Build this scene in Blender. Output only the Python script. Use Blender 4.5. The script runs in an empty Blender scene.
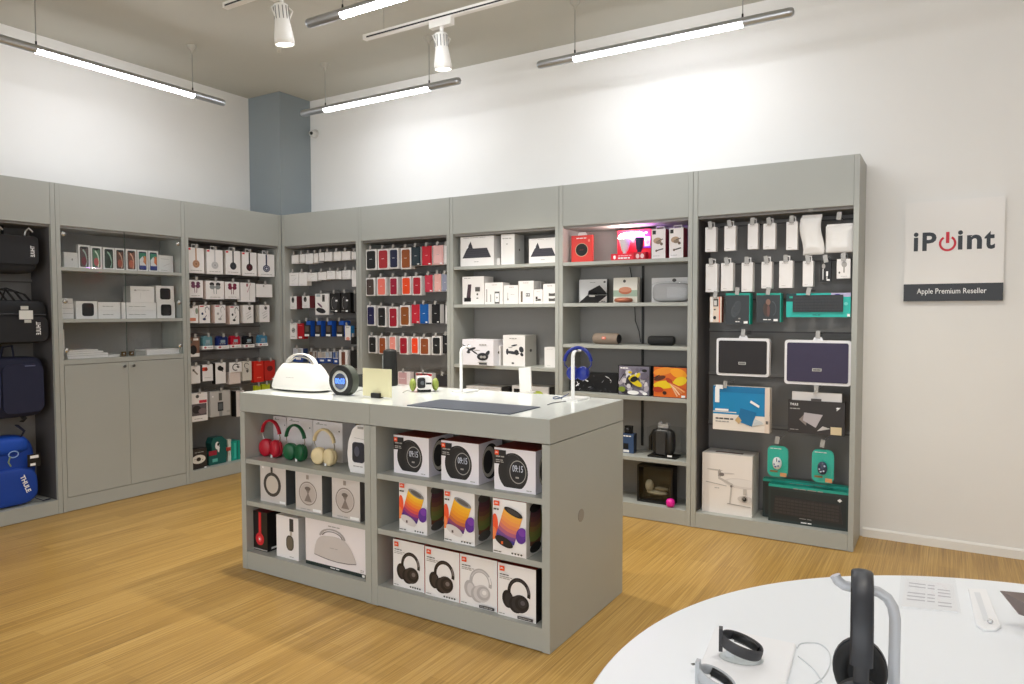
import bpy, math, random
from mathutils import Matrix, Vector
random.seed(7)
PI = math.pi
S = bpy.context.scene
COL = S.collection

# ------------------------------------------------------------------ camera model (metres, fitted to the photograph)
CX, CY, CZ, YAW, PITCH, ROLL, FPX = 5.4914, -4.7184, 1.4637, -.5494, -.0418, -.002, 711.57
_F = Vector((math.sin(YAW)*math.cos(PITCH), math.cos(YAW)*math.cos(PITCH), math.sin(PITCH)))
_R0 = Vector((math.cos(YAW), -math.sin(YAW), 0)); _U0 = _R0.cross(_F)
_R = _R0*math.cos(ROLL)+_U0*math.sin(ROLL); _U = -_R0*math.sin(ROLL)+_U0*math.cos(ROLL)
CAM = Vector((CX, CY, CZ))
def at(ax, val, u, v):
    """world point where the sight line of pixel (u, v) meets the plane axis=val"""
    d = _F+_R*((u-512)/FPX)-_U*((v-342)/FPX)
    return CAM+d*((val-CAM[ax])/d[ax])
def zm(ox, oy, s):
    return lambda x, y: (ox+x/s, oy+y/s)

# ------------------------------------------------------------------ materials
def lin(c):
    c = c.lstrip('#'); o = []
    for i in (0, 2, 4):
        x = int(c[i:i+2], 16)/255
        o.append(x/12.92 if x <= .04045 else ((x+.055)/1.055)**2.4)
    return (*o, 1)
_mc = {}
def mt(hexc, rough=.55, metal=0., em=0., noise=0., coat=0.):
    k = (hexc, rough, metal, em, noise, coat)
    if k in _mc: return _mc[k]
    m = bpy.data.materials.new('surface_'+hexc.strip('#')); m.use_nodes = True
    nt = m.node_tree; b = nt.nodes['Principled BSDF']
    b.inputs['Base Color'].default_value = lin(hexc); b.inputs['Roughness'].default_value = rough
    b.inputs['Metallic'].default_value = metal
    if coat: b.inputs['Coat Weight'].default_value = coat
    if em:
        b.inputs['Emission Color'].default_value = lin(hexc); b.inputs['Emission Strength'].default_value = em
    if noise:
        tc = nt.nodes.new('ShaderNodeTexCoord'); n = nt.nodes.new('ShaderNodeTexNoise'); n.inputs['Scale'].default_value = noise
        n.inputs['Detail'].default_value = 4
        r = nt.nodes.new('ShaderNodeBump'); r.inputs['Strength'].default_value = .25; r.inputs['Distance'].default_value = .003
        nt.links.new(tc.outputs['Object'], n.inputs['Vector']); nt.links.new(n.outputs['Fac'], r.inputs['Height'])
        nt.links.new(r.outputs['Normal'], b.inputs['Normal'])
    _mc[k] = m; return m
def emit(hexc, strength, name):
    m = bpy.data.materials.new(name); m.use_nodes = True; nt = m.node_tree
    nt.nodes.remove(nt.nodes['Principled BSDF']); e = nt.nodes.new('ShaderNodeEmission')
    e.inputs['Color'].default_value = lin(hexc); e.inputs['Strength'].default_value = strength
    nt.links.new(e.outputs[0], nt.nodes['Material Output'].inputs['Surface']); return m
def glass_mat(name, tint='#eef4f2', refl=.9):
    m = bpy.data.materials.new(name); m.use_nodes = True; nt = m.node_tree
    nt.nodes.remove(nt.nodes['Principled BSDF'])
    t = nt.nodes.new('ShaderNodeBsdfTransparent'); t.inputs['Color'].default_value = lin(tint)
    g = nt.nodes.new('ShaderNodeBsdfGlossy'); g.inputs['Roughness'].default_value = .02
    f = nt.nodes.new('ShaderNodeFresnel'); f.inputs['IOR'].default_value = 1.45
    mu = nt.nodes.new('ShaderNodeMath'); mu.operation = 'MULTIPLY'; mu.inputs[1].default_value = refl
    x = nt.nodes.new('ShaderNodeMixShader')
    ge = nt.nodes.new('ShaderNodeNewGeometry'); mb = nt.nodes.new('ShaderNodeMath'); mb.operation = 'SUBTRACT'; mb.inputs[0].default_value = 1
    m2 = nt.nodes.new('ShaderNodeMath'); m2.operation = 'MULTIPLY'
    nt.links.new(ge.outputs['Backfacing'], mb.inputs[1]); nt.links.new(f.outputs[0], mu.inputs[0]); nt.links.new(mu.outputs[0], m2.inputs[0])
    nt.links.new(mb.outputs[0], m2.inputs[1]); nt.links.new(m2.outputs[0], x.inputs['Fac'])
    nt.links.new(t.outputs[0], x.inputs[1]); nt.links.new(g.outputs[0], x.inputs[2])
    nt.links.new(x.outputs[0], nt.nodes['Material Output'].inputs['Surface']); return m
def laminate(name, hexc, rough=.45, var=.03):
    m = bpy.data.materials.new(name); m.use_nodes = True; nt = m.node_tree; b = nt.nodes['Principled BSDF']
    tc = nt.nodes.new('ShaderNodeTexCoord'); n = nt.nodes.new('ShaderNodeTexNoise'); n.inputs['Scale'].default_value = 3; n.inputs['Detail'].default_value = 6
    c = nt.nodes.new('ShaderNodeValToRGB'); base = lin(hexc)
    c.color_ramp.elements[0].position = .3; c.color_ramp.elements[1].position = .7
    c.color_ramp.elements[0].color = (*[x*(1-var) for x in base[:3]], 1); c.color_ramp.elements[1].color = (*[x*(1+var) for x in base[:3]], 1)
    nt.links.new(tc.outputs['Object'], n.inputs['Vector']); nt.links.new(n.outputs['Fac'], c.inputs['Fac'])
    nt.links.new(c.outputs['Color'], b.inputs['Base Color']); b.inputs['Roughness'].default_value = rough
    return m
def floor_mat():
    m = bpy.data.materials.new('bamboo_strip_floor'); m.use_nodes = True; nt = m.node_tree; b = nt.nodes['Principled BSDF']
    L = nt.links.new; N = nt.nodes.new
    tc = N('ShaderNodeTexCoord')
    mp = N('ShaderNodeMapping'); mp.inputs['Scale'].default_value = (90, 1.1, 1)
    n1 = N('ShaderNodeTexNoise'); n1.inputs['Scale'].default_value = 1; n1.inputs['Detail'].default_value = 5; n1.inputs['Roughness'].default_value = .65
    L(tc.outputs['Object'], mp.inputs['Vector']); L(mp.outputs['Vector'], n1.inputs['Vector'])
    rot = N('ShaderNodeMapping'); rot.inputs['Rotation'].default_value = (0, 0, PI/2)
    L(tc.outputs['Object'], rot.inputs['Vector'])
    br = N('ShaderNodeTexBrick'); br.inputs['Scale'].default_value = 1; br.inputs['Brick Width'].default_value = 1.25; br.inputs['Row Height'].default_value = .096
    br.inputs['Mortar Size'].default_value = .0006; br.inputs['Color1'].default_value = (.35, .35, .35, 1); br.inputs['Color2'].default_value = (.65, .65, .65, 1); br.inputs['Mortar'].default_value = (.1, .1, .1, 1)
    L(rot.outputs['Vector'], br.inputs['Vector'])
    mp2 = N('ShaderNodeMapping'); mp2.inputs['Scale'].default_value = (260, 2.2, 1)
    n2 = N('ShaderNodeTexNoise'); n2.inputs['Scale'].default_value = 1; n2.inputs['Detail'].default_value = 3
    L(tc.outputs['Object'], mp2.inputs['Vector']); L(mp2.outputs['Vector'], n2.inputs['Vector'])
    mx = N('ShaderNodeMix'); mx.data_type = 'FLOAT'; mx.inputs['Factor'].default_value = .38
    L(n1.outputs['Fac'], mx.inputs['A']); L(br.outputs['Color'], mx.inputs['B'])
    mx2 = N('ShaderNodeMix'); mx2.data_type = 'FLOAT'; mx2.inputs['Factor'].default_value = .35
    L(mx.outputs['Result'], mx2.inputs['A']); L(n2.outputs['Fac'], mx2.inputs['B'])
    r = N('ShaderNodeValToRGB'); r.color_ramp.elements[0].position = .34; r.color_ramp.elements[1].position = .66
    r.color_ramp.elements[0].color = lin('#83642f'); r.color_ramp.elements[1].color = lin('#d6b26d')
    e = r.color_ramp.elements.new(.5); e.color = lin('#b48d49')
    L(mx2.outputs['Result'], r.inputs['Fac']); L(r.outputs['Color'], b.inputs['Base Color'])
    b.inputs['Roughness'].default_value = .38
    bp = N('ShaderNodeBump'); bp.inputs['Strength'].default_value = .08; bp.inputs['Distance'].default_value = .002
    L(n1.outputs['Fac'], bp.inputs['Height']); L(bp.outputs['Normal'], b.inputs['Normal'])
    return m

WALL = laminate('white_wall_paint', '#ecebe8', .8, .012)
CEIL = laminate('grey_ceiling_paint', '#c0beb4', .85, .015)
COLM = laminate('blue_grey_column_paint', '#8b9498', .75, .02)
GREY = laminate('warm_grey_laminate', '#a8aaa4', .42, .02)
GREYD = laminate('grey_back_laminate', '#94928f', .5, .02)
SLAT = laminate('dark_slat_panel', '#7f7d7b', .55, .03)
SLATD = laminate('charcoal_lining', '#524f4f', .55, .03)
FLOOR = floor_mat()
WHITE = mt('#f1efee', .42); CARD = mt('#edeae8', .5); CARDS = mt('#d9d7d5', .55)
BLACK = mt('#141414', .45); DARK = mt('#232326', .5); CHROME = mt('#c9c9cb', .22, 1.); ALU = mt('#b9bcc0', .35, .9)
TAG = mt('#a9a7a3', .3); RED = mt('#d81f2c', .5); ORANGE = mt('#f2531f', .5); TEAL = mt('#11a08d', .5)
GLASS = glass_mat('cabinet_glass', '#fcfdfd', 1.0); ACRYL = glass_mat('clear_acrylic', '#fcfdfd', .9)
TOP = mt('#eaeeea', .18, coat=.3); TABLEW = mt('#eff3f7', .28)
TUBE = emit('#f3f6fd', 47., 'lamp_diffuser'); SPOTE = emit('#fffaf0', 30., 'spot_lens')

# ------------------------------------------------------------------ mesh builder
class MB:
    def __init__(s):
        s.v = []; s.f = []; s.fm = []; s.fs = []; s.mats = []; s.T = Matrix.Identity(4); s.lay = 0
    def mi(s, m):
        if m not in s.mats: s.mats.append(m)
        return s.mats.index(m)
    def add(s, vs, fs, m, smooth=False):
        b = len(s.v); s.v += [tuple(s.T @ Vector(p)) for p in vs]
        i = s.mi(m)
        for f in fs: s.f.append(tuple(b+k for k in f)); s.fm.append(i); s.fs.append(smooth)
        return s
    def box(s, x0, x1, y0, y1, z0, z1, m, front=None, top=None, side=None):
        vs = [(x, y, z) for z in (z0, z1) for y in (y0, y1) for x in (x0, x1)]
        s.add(vs, [(0, 1, 5, 4)], front or m); s.add(vs, [(2, 6, 7, 3)], m)
        s.add(vs, [(4, 5, 7, 6)], top or m); s.add(vs, [(0, 2, 3, 1)], m)
        s.add(vs, [(1, 3, 7, 5), (0, 4, 6, 2)], side or m); return s
    def prism(s, pts, y0, y1, m, cap=None, smooth=False):
        """outline in x,z pushed from y0 (front) to y1"""
        n = len(pts); vs = [(x, y0, z) for x, z in pts]+[(x, y1, z) for x, z in pts]
        s.add(vs, [(i, i+n, (i+1) % n+n, (i+1) % n) for i in range(n)], m, smooth)
        s.add(vs, [tuple(range(n)), tuple(range(2*n-1, n-1, -1))], cap or m); return s
    def cyl(s, p0, p1, r0, r1, m, n=20, cap=True, smooth=True, sx=1.):
        p0 = Vector(p0); p1 = Vector(p1); a = (p1-p0).normalized()
        u = a.orthogonal().normalized(); w = a.cross(u); vs = []
        for p, r in ((p0, r0), (p1, r1)):
            for i in range(n):
                t = 2*PI*i/n; vs.append(p+u*(r*math.cos(t)*sx)+w*(r*math.sin(t)))
        s.add(vs, [(i, (i+1) % n, (i+1) % n+n, i+n) for i in range(n)], m, smooth)
        if cap: s.add(vs, [tuple(range(n-1, -1, -1)), tuple(range(n, 2*n))], m)
        return s
    def tube(s, path, r, m, n=8, closed=False, rx=None, ref=None):
        """sweep; r along the side vector, rx along the reference direction (ellipse)"""
        P = [Vector(p) for p in path]; k = len(P); vs = []; rx = rx or r
        up = Vector(ref) if ref else None
        for i in range(k):
            a = P[(i+1) % k]-P[i-1] if closed else P[min(i+1, k-1)]-P[max(i-1, 0)]
            a.normalize()
            if up is None:
                up = a.orthogonal()
            u = (up-a*up.dot(a)).normalized(); w = a.cross(u)
            if ref is None: up = u
            for j in range(n):
                t = 2*PI*j/n; vs.append(P[i]+u*(rx*math.cos(t))+w*(r*math.sin(t)))
        fs = []
        for i in range(k if closed else k-1):
            for j in range(n):
                a = i*n+j; b = i*n+(j+1) % n; c = ((i+1) % k)*n; fs.append((a, b, c+(j+1) % n, c+j))
        s.add(vs, fs, m, True)
        if not closed: s.add(vs, [tuple(range(n-1, -1, -1)), tuple(range((k-1)*n, k*n))], m)
        return s
    def lathe(s, prof, m, n=28, c=(0, 0, 0), axis='z', sx=1., sy=1.):
        """prof: (radius, height) pairs about the axis"""
        vs = []; c = Vector(c)
        for r, h in prof:
            for j in range(n):
                t = 2*PI*j/n; a, b = r*math.cos(t)*sx, r*math.sin(t)*sy
                vs.append(c+Vector((a, b, h) if axis == 'z' else ((a, h, b) if axis == 'y' else (h, a, b))))
        k = len(prof)
        s.add(vs, [(i*n+j, i*n+(j+1) % n, (i+1)*n+(j+1) % n, (i+1)*n+j) for i in range(k-1) for j in range(n)], m, True)
        s.add(vs, [tuple(range(n-1, -1, -1)), tuple(range((k-1)*n, k*n))], m, False)
        return s
    def ball(s, c, r, m, n=20, k=12, e=1.):
        """ellipsoid, e<1 boxier"""
        rx, ry, rz = r if hasattr(r, '__len__') else (r, r, r); vs = []; c = Vector(c)
        sg = lambda q: math.copysign(abs(q)**e, q)
        for i in range(k+1):
            a = -PI/2+PI*i/k
            for j in range(n):
                t = 2*PI*j/n; vs.append(c+Vector((rx*sg(math.cos(a))*sg(math.cos(t)), ry*sg(math.cos(a))*sg(math.sin(t)), rz*sg(math.sin(a)))))
        s.add(vs, [(i*n+j, i*n+(j+1) % n, (i+1)*n+(j+1) % n, (i+1)*n+j) for i in range(k) for j in range(n)], m, True); return s
    def build(s, name, parent=None, loc=(0, 0, 0), rz=0., bev=0., label=None, sub=0):
        me = bpy.data.meshes.new(name); me.from_pydata(s.v, [], s.f)
        for m in s.mats: me.materials.append(m)
        me.polygons.foreach_set('material_index', s.fm); me.polygons.foreach_set('use_smooth', s.fs)
        me.validate(); me.update()
        o = bpy.data.objects.new(name, me); COL.objects.link(o); o.location = loc; o.rotation_euler = (0, 0, rz)
        if parent: o.parent = parent
        if bev:
            b = o.modifiers.new('edge', 'BEVEL'); b.width = bev; b.segments = 2; b.limit_method = 'ANGLE'; b.angle_limit = .7
        if sub:
            b = o.modifiers.new('smooth', 'SUBSURF'); b.levels = sub; b.render_levels = sub
        if label: o['label'] = label
        return o
def rrect(w, h, r, n=5, x=0, z=0):
    p = []
    for cx, cz, a in ((w/2-r, r-h/2, -PI/2), (w/2-r, h/2-r, 0), (r-w/2, h/2-r, PI/2), (r-w/2, r-h/2, PI)):
        for i in range(n+1):
            t = a+PI/2*i/n; p.append((x+cx+r*math.cos(t), z+cz+r*math.sin(t)))
    return p
def tag(o, label, cat, group=None, kind=None):
    if label: o['label'] = label
    if cat: o['category'] = cat
    if group: o['group'] = group
    if kind: o['kind'] = kind
    return o
FIXED = ('shelves', 'display unit', 'cabinet', 'countertop', 'ceiling light', 'light track', 'spotlight', 'table')
def thing(name, label, cat, loc=(0, 0, 0), rz=0., group=None):
    o = bpy.data.objects.new(name, None); COL.objects.link(o); loc = Vector(loc); loc.z += 0 if cat in FIXED else .0005
    o.location = loc; o.rotation_euler = (0, 0, rz); o.empty_display_size = .05
    return tag(o, label, cat, group)
_tx = {}
def text(s, bold=0.):
    """flat letters: (points, faces, width, height) with the lower left corner at 0,0"""
    if (s, bold) in _tx: return _tx[(s, bold)]
    c = bpy.data.curves.new('lettering', 'FONT'); c.body = s; c.size = 1; c.offset = bold; c.resolution_u = 3
    o = bpy.data.objects.new('lettering', c); COL.objects.link(o); bpy.context.view_layer.update()
    me = bpy.data.meshes.new_from_object(o.evaluated_get(bpy.context.evaluated_depsgraph_get()))
    P = [(v.co.x, v.co.y) for v in me.vertices]; Fs = [tuple(p.vertices) for p in me.polygons]
    bpy.data.objects.remove(o); bpy.data.curves.remove(c); bpy.data.meshes.remove(me)
    x0 = min(p[0] for p in P); x1 = max(p[0] for p in P); y0 = min(p[1] for p in P); y1 = max(p[1] for p in P)
    _tx[(s, bold)] = ([(x-x0, y-y0) for x, y in P], Fs, x1-x0, y1-y0); return _tx[(s, bold)]

class Face:
    """printing on a flat front; coordinates 0..1 across and 0..1 up"""
    def __init__(s, mb, x0, x1, z0, z1, y, side=False):
        s.m = mb; s.a = (x0, x1, z0, z1); s.y = y; s.k = 0; s.side = side
    def p(s, x, z):
        x0, x1, z0, z1 = s.a; o = .0004*s.k; x = min(max(x, 0), 1); z = min(max(z, 0), 1)
        if s.side: return (s.y+o, x0+(x1-x0)*x, z0+(z1-z0)*z)     # on the +x side: x runs along y
        return (x0+(x1-x0)*x, s.y-o, z0+(z1-z0)*z)
    def poly(s, pts, m):
        s.k += 1; s.m.add([s.p(*q) for q in pts], [tuple(range(len(pts)))], m); return s
    def rect(s, x0, z0, x1, z1, m): return s.poly([(x0, z0), (x1, z0), (x1, z1), (x0, z1)], m)
    def asp(s): return abs((s.a[1]-s.a[0])/(s.a[3]-s.a[2]))
    def ell(s, cx, cz, rx, rz, m, n=24, rot=0., a0=0, a1=2*PI):
        A = s.asp(); q = []
        for i in range(n+1 if a1-a0 < 6.28 else n):
            t = a0+(a1-a0)*i/n; x = rx*math.cos(t)*A; z = rz*math.sin(t)
            q.append((cx+(x*math.cos(rot)-z*math.sin(rot))/A, cz+x*math.sin(rot)+z*math.cos(rot)))
        return s.poly(q, m)
    def arc(s, cx, cz, rx, rz, w, m, a0=0, a1=2*PI, n=24):
        """ring or arc, w = width as a share of the radius"""
        s.k += 1; vs = []
        for i in range(n+1):
            t = a0+(a1-a0)*i/n
            for q in (1, 1-w): vs.append(s.p(cx+rx*q*math.cos(t), cz+rz*q*math.sin(t)))
        s.m.add(vs, [(2*i, 2*i+2, 2*i+3, 2*i+1) for i in range(n)], m); return s
    def line(s, x0, z0, x1, z1, w, m):
        A = s.asp(); dx = (x1-x0)*A; dz = z1-z0; L = math.hypot(dx, dz) or 1; nx = -dz/L*w/2/A; nz = dx/L*w/2
        return s.poly([(x0-nx, z0-nz), (x1-nx, z1-nz), (x1+nx, z1+nz), (x0+nx, z0+nz)], m)
    def text(s, t, x, z, w, m, bold=0., h=None):
        P, Fs, W, H = text(t, bold); s.k += 1; sc = w/W; sz = h/H if h else sc*s.asp()
        s.m.add([s.p(x+px*sc, z+pz*sz) for px, pz in P], Fs, m); return s
    def words(s, x0, x1, z, h, m, n=3):
        """print too small to read in the photograph: broken dashes"""
        x = x0; k = 0
        while x < x1-.01:
            L = min(x1-x, (x1-x0)/n*(.6+.5*((k*7) % 5)/5)); s.rect(x, z, x+L*.85, z+h, m); x += L; k += 1
        return s

# ------------------------------------------------------------------ the room
RX0, RX1, RY0, RY1, CH = -.455, 9.2, -9.5, .39, 3.58
def struct(name, m, bx, bev=0):
    o = MB().box(*bx, m).build(name, bev=bev); o['kind'] = 'structure'; return o
struct('floor', FLOOR, (RX0-.1, RX1+.1, RY0-.1, RY1+.1, -.1, 0))
struct('ceiling', CEIL, (RX0-.1, RX1+.1, RY0-.1, RY1+.1, CH, CH+.1))
struct('wall_back', WALL, (RX0-.1, RX1+.1, RY1, RY1+.1, 0, CH))
struct('wall_left', WALL, (RX0-.1, RX0, RY0, RY1, 0, CH))
struct('wall_right', WALL, (RX1, RX1+.1, RY0, RY1, 0, CH))
m = MB().box(RX0, RX0+.6, RY0-.1, RY0, 0, CH, WALL).box(RX1-.5, RX1, RY0-.1, RY0, 0, CH, WALL).box(RX0+.6, RX1-.5, RY0-.1, RY0, 3.1, CH, WALL)
o = m.build('wall_front'); o['kind'] = 'structure'  # front wall left open behind the camera, added to let world light in
m = MB()
for k in range(5):
    xx = RX0+.6+(RX1-.5-RX0-.6-.06)*k/4; m.box(xx, xx+.06, RY0-.08, RY0-.02, 0, 3.1, ALU)
m.box(RX0+.66, RX1-.56, RY0-.08, RY0-.02, 3.04, 3.1, ALU).box(RX0+.66, RX1-.56, RY0-.08, RY0-.02, 0, .08, ALU)
o = m.build('added_storefront_frame'); o['kind'] = 'structure'  # unseen storefront frame, added round the opening that brings in fill light
struct('column', COLM, (RX0, -.006, .006, RY1, 0, CH))
b = MB(); b.prism([(0, 0), (.012, 0), (.012, .05), (.006, .06), (0, .06)], 5.06, RX1, mt('#efede8', .5))
b.T = Matrix.Rotation(PI/2, 4, 'Z')
b = MB(); pr = [(0, 0), (-.013, 0), (-.013, .05), (-.006, .06), (0, .06)]
b.add([(x, RY1-.0005+y, z) for x in (5.045, RX1) for y, z in pr], [tuple(range(5)), tuple(range(9, 4, -1))]+[(i, (i+1) % 5, (i+1) % 5+5, i+5) for i in range(5)], mt('#efede8', .5))
o = b.build('baseboard_back'); o['kind'] = 'structure'

# ------------------------------------------------------------------ shelving bays
ZT, ZF, ZP, DB, PW = 2.4, 2.10, .105, .30, .030        # top, fascia foot, plinth top, back panel depth, side panel width
def bay(name, label, cat, loc, rz, W, shelves=(), slat=False, rails=(), plinth=True, dark_sides=False):
    r = thing(name, label, cat, loc, rz, None)
    for x0 in (.0015, W-PW-.0015):
        MB().box(x0, x0+PW, 0, .385, .003, ZT, GREY).build('side_panel', r, bev=.002)
    MB().box(PW+.003, W-PW-.003, .002, .022, ZF, ZT, GREY).build('fascia_board', r, bev=.0015)
    MB().box(PW+.0025, W-PW-.0025, .0222, .384, ZT-.022, ZT-.002, GREY).build('top_panel', r)
    MB().box(PW+.0025, W-PW-.0025, .0222, .384, ZF-.018, ZF, SLAT if slat else GREYD).build('ceiling_board', r)
    if plinth:
        MB().box(PW+.003, W-PW-.003, .002, .02, .004, ZP, GREY).build('plinth_board', r, bev=.0015)
        MB().box(PW+.0025, W-PW-.0025, .0202, DB-.0005, ZP-.02, ZP, GREY).build('base_shelf', r)
    MB().box(PW+.0025, W-PW-.0025, DB, DB+.015, .05, ZF-.019, SLAT if slat else GREYD).build('back_panel', r)
    for z in shelves:
        MB().box(PW+.003, W-PW-.003, .006, DB-.0005, z-.025, z, GREY).build('shelf_board', r, bev=.0015)
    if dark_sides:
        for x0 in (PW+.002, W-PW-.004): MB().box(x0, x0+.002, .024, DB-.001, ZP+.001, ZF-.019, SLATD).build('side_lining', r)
    for z in rails:
        m = MB().box(PW+.003, W-PW-.003, DB-.016, DB-.0005, z-.012, z+.012, SLAT)
        m.box(PW+.003, W-PW-.003, DB-.022, DB-.016, z-.012, z-.004, SLATD).build('hook_rail', r)
    return r
TAGP = mt('#a4a29e', .25); WIRE = mt('#9a9a98', .3, .8)
def hook(bayroot, lx, z, yf, tilt=0., long=None):
    """wire display hook with its price plate, a part of its bay"""
    m = MB(); m.tube([(lx, DB-.026, z), (lx, yf+.01, z), (lx, yf-.004, z+.006)], .0022, WIRE, 6)
    m.tube([(lx, DB-.026, z+.016), (lx, yf+.012, z+.016), (lx, yf-.006, z+.014)], .0018, WIRE, 6)
    m.T = Matrix.Translation((lx, yf-.008, z+.006)) @ Matrix.Rotation(tilt, 4, 'Y')
    th_ = .024 if bayroot is B5 else .017; tw_ = .013 if bayroot is B5 else .011; m.box(-tw_, tw_, -.002, .001, -th_, th_, TAGP); m.T = Matrix.Identity(4)
    m.build('price_hook', bayroot)

X = [0, 1.0, 2.007, 3.013, 4.024, 5.030]; LY = [-1.02, -2.04, -3.06]
B1 = bay('slatwall_unit', 'grey slatwall unit of small accessory packs right of the blue-grey column', 'display unit', (X[0]+.002, 0, 0), 0, X[1]-X[0]-.002, (), True, (2.06, 1.86, 1.60, 1.32, 1.0))
B2 = bay('slatwall_unit', 'grey slatwall unit hung with four rows of colourful phone cases', 'display unit', (X[1], 0, 0), 0, X[2]-X[1], (), True, (2.06, 1.80, 1.50, 1.22, .86))
B3 = bay('shelving_unit', 'grey shelving unit of white boxes right of the phone cases', 'shelves', (X[2], 0, 0), 0, X[3]-X[2], (1.835, 1.528, 1.04, .70, .42))
B4 = bay('shelving_unit', 'grey shelving unit with the glowing red bulb display on top', 'shelves', (X[3], 0, 0), 0, X[4]-X[3], (1.832, 1.53, 1.227, .868, .437))
B5 = bay('slatwall_unit', 'end slatwall unit nearest the wall sign, hung with white boxes and laptop sleeves', 'display unit', (X[4], 0, 0), 0, X[5]-X[4], (), True, (2.06, 1.80, 1.555, 1.335, 1.03, .68), True, True)
L3 = bay('slatwall_unit', 'grey slatwall unit of headphone boxes and earphones left of the column', 'display unit', (0, LY[0], 0), PI/2, 1.02-.002, (), True, (2.06, 1.80, 1.575, 1.34, 1.12, .88))
L2 = bay('display_cabinet', 'grey cabinet with glass upper doors and two plain lower doors', 'cabinet', (0, LY[1], 0), PI/2, 1.02, (1.80, 1.42))
L1 = bay('shelving_unit', 'grey bay of hanging bags at the edge of the picture', 'shelves', (0, LY[2], 0), PI/2, 1.02, (), True, (2.02, 1.70, 1.35, .98), True, True)

# cabinet: cupboard carcass, doors, glass
W = 1.02
MB().box(PW+.003, W-PW-.003, .004, DB-.0005, 1.085, 1.12, GREY).build('cupboard_top', L2, bev=.0015)
for k, (a, c) in enumerate(((PW+.005, W/2-.0015), (W/2+.0015, W-PW-.005))):
    d = MB().box(a, c, .0, .019, ZP+.004, 1.081, GREY).build('cupboard_door', L2, bev=.0015)
    kx = c-.035 if k == 0 else a+.035
    MB().lathe([(.004, 0), (.004, -.008), (.010, -.010), (.011, -.018), (.008, -.022)], mt('#6f6e6a', .3, .8), 16, (kx, 0, 1.048), 'y').build('door_knob', d)
    g = MB().box(a, c, .0125, .0175, 1.123, ZF-.003, GLASS, side=mt('#5f6e69', .2)).build('glass_door', L2, label='clear glass door')
    for hz in (1.19, 1.55, 2.04):
        hx = a+.022 if k == 0 else c-.022
        MB().lathe([(.0165, .0125), (.0165, .006), (.012, .002), (.004, 0)], mt('#c4c2bc', .25, .8), 18, (hx, 0, hz), 'y').build('glass_hinge', g)
    lx = c-.03 if k == 0 else a+.03
    MB().box(lx-.017, lx+.017, .003, .012, 1.128, 1.162, mt('#6b5a40', .3, .8)).lathe([(.007, .003), (.007, -.002), (.004, -.003)], CHROME, 14, (lx, 0, 1.145), 'y').build('door_lock', g)

# ------------------------------------------------------------------ goods: boxes placed on shelves or hooks
CAPS = {.637: .896, .397: .608, .668: .896, .393: .638, 1.835: 2.075, 1.832: 2.04, 1.528: 1.80, 1.53: 1.80, 1.04: 1.49, .70: 1.005, 1.227: 1.5, .868: 1.195, .437: .835}
class Slot:
    """where the front of a good is: run 'B' (faces -y) or 'L' (faces +x)"""
    def __init__(s, run, depth, Z=None):
        s.run = run; s.d = depth; s.z = Z or (lambda x, y: (x, y))
    def span(s, x0, x1, zt, zb, d=None):
        d = s.d if d is None else d
        zmid = (zt+zb)/2
        ax, val = (1, d) if s.run == 'B' else (0, -d)
        a = at(ax, val, *s.z(x0, zmid)); c = at(ax, val, *s.z(x1, zmid)); um = (x0+x1)/2
        t = at(ax, val, *s.z(um, zt)); bt = at(ax, val, *s.z(um, zb)); k = 0 if s.run == 'B' else 1
        lo, hi = min(a[k], c[k]), max(a[k], c[k])
        if s.run == 'B' and d < -1: lim = [(IX0+.0395, IXM-.0405), (IXM+.0405, IX1-.0395)]
        elif s.run == 'B': lim = [(X[i]+.0345, X[i+1]-.0345) for i in range(5)]
        else: lim = [(y+.0345, y+.986) for y in LY]
        for l0, l1 in lim:
            if l0-.05 < (lo+hi)/2 < l1+.05: lo = max(lo, l0); hi = min(hi, l1)
        mid = (lo+hi)/2; w = hi-lo
        loc = (mid, d, bt.z) if s.run == 'B' else (-d, mid, bt.z)
        return loc, w, t.z-bt.z, (0 if s.run == 'B' else PI/2)
def loop_tab(r, h, y, hw, mat):
    """hang tab with an open hole for the wire hook"""
    t = MB(); t.box(-hw, -hw+.006, y, y+.0015, h+.0003, h+.034, mat).box(hw-.006, hw, y, y+.0015, h+.0003, h+.034, mat).box(-hw+.006, hw-.006, y, y+.0015, h+.027, h+.034, mat).build('hang_tab', r)
def carton(name, label, loc, rz, w, h, d, base=None, side=None, top=None, art=None, sideart=None, group=None, cat='box', tab=False, rot=0.):
    base = base or CARD; loc = (loc[0], loc[1], loc[2]+.0004); m = MB(); m.box(-w/2, w/2, 0, d, 0, h, base, top=top, side=side)
    if art: art(Face(m, -w/2, w/2, 0, h, 0))
    if sideart: sideart(Face(m, 0, d, 0, h, w/2, True))
    if tab:
        r = thing(name, label, cat, loc, rz+rot, group)
        m.build('carton', r, bev=.0012)
        loop_tab(r, h, d*.45, min(.020, w*.3), ACRYL if tab == 'clear' else base)
        return r
    o = m.build(name, None, loc, rz+rot, bev=.0012); return tag(o, label, cat, group)
INK = mt('#55534f', .6); INKL = mt('#a7a4a0', .6); INKW = mt('#f5f5f5', .5)

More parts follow.
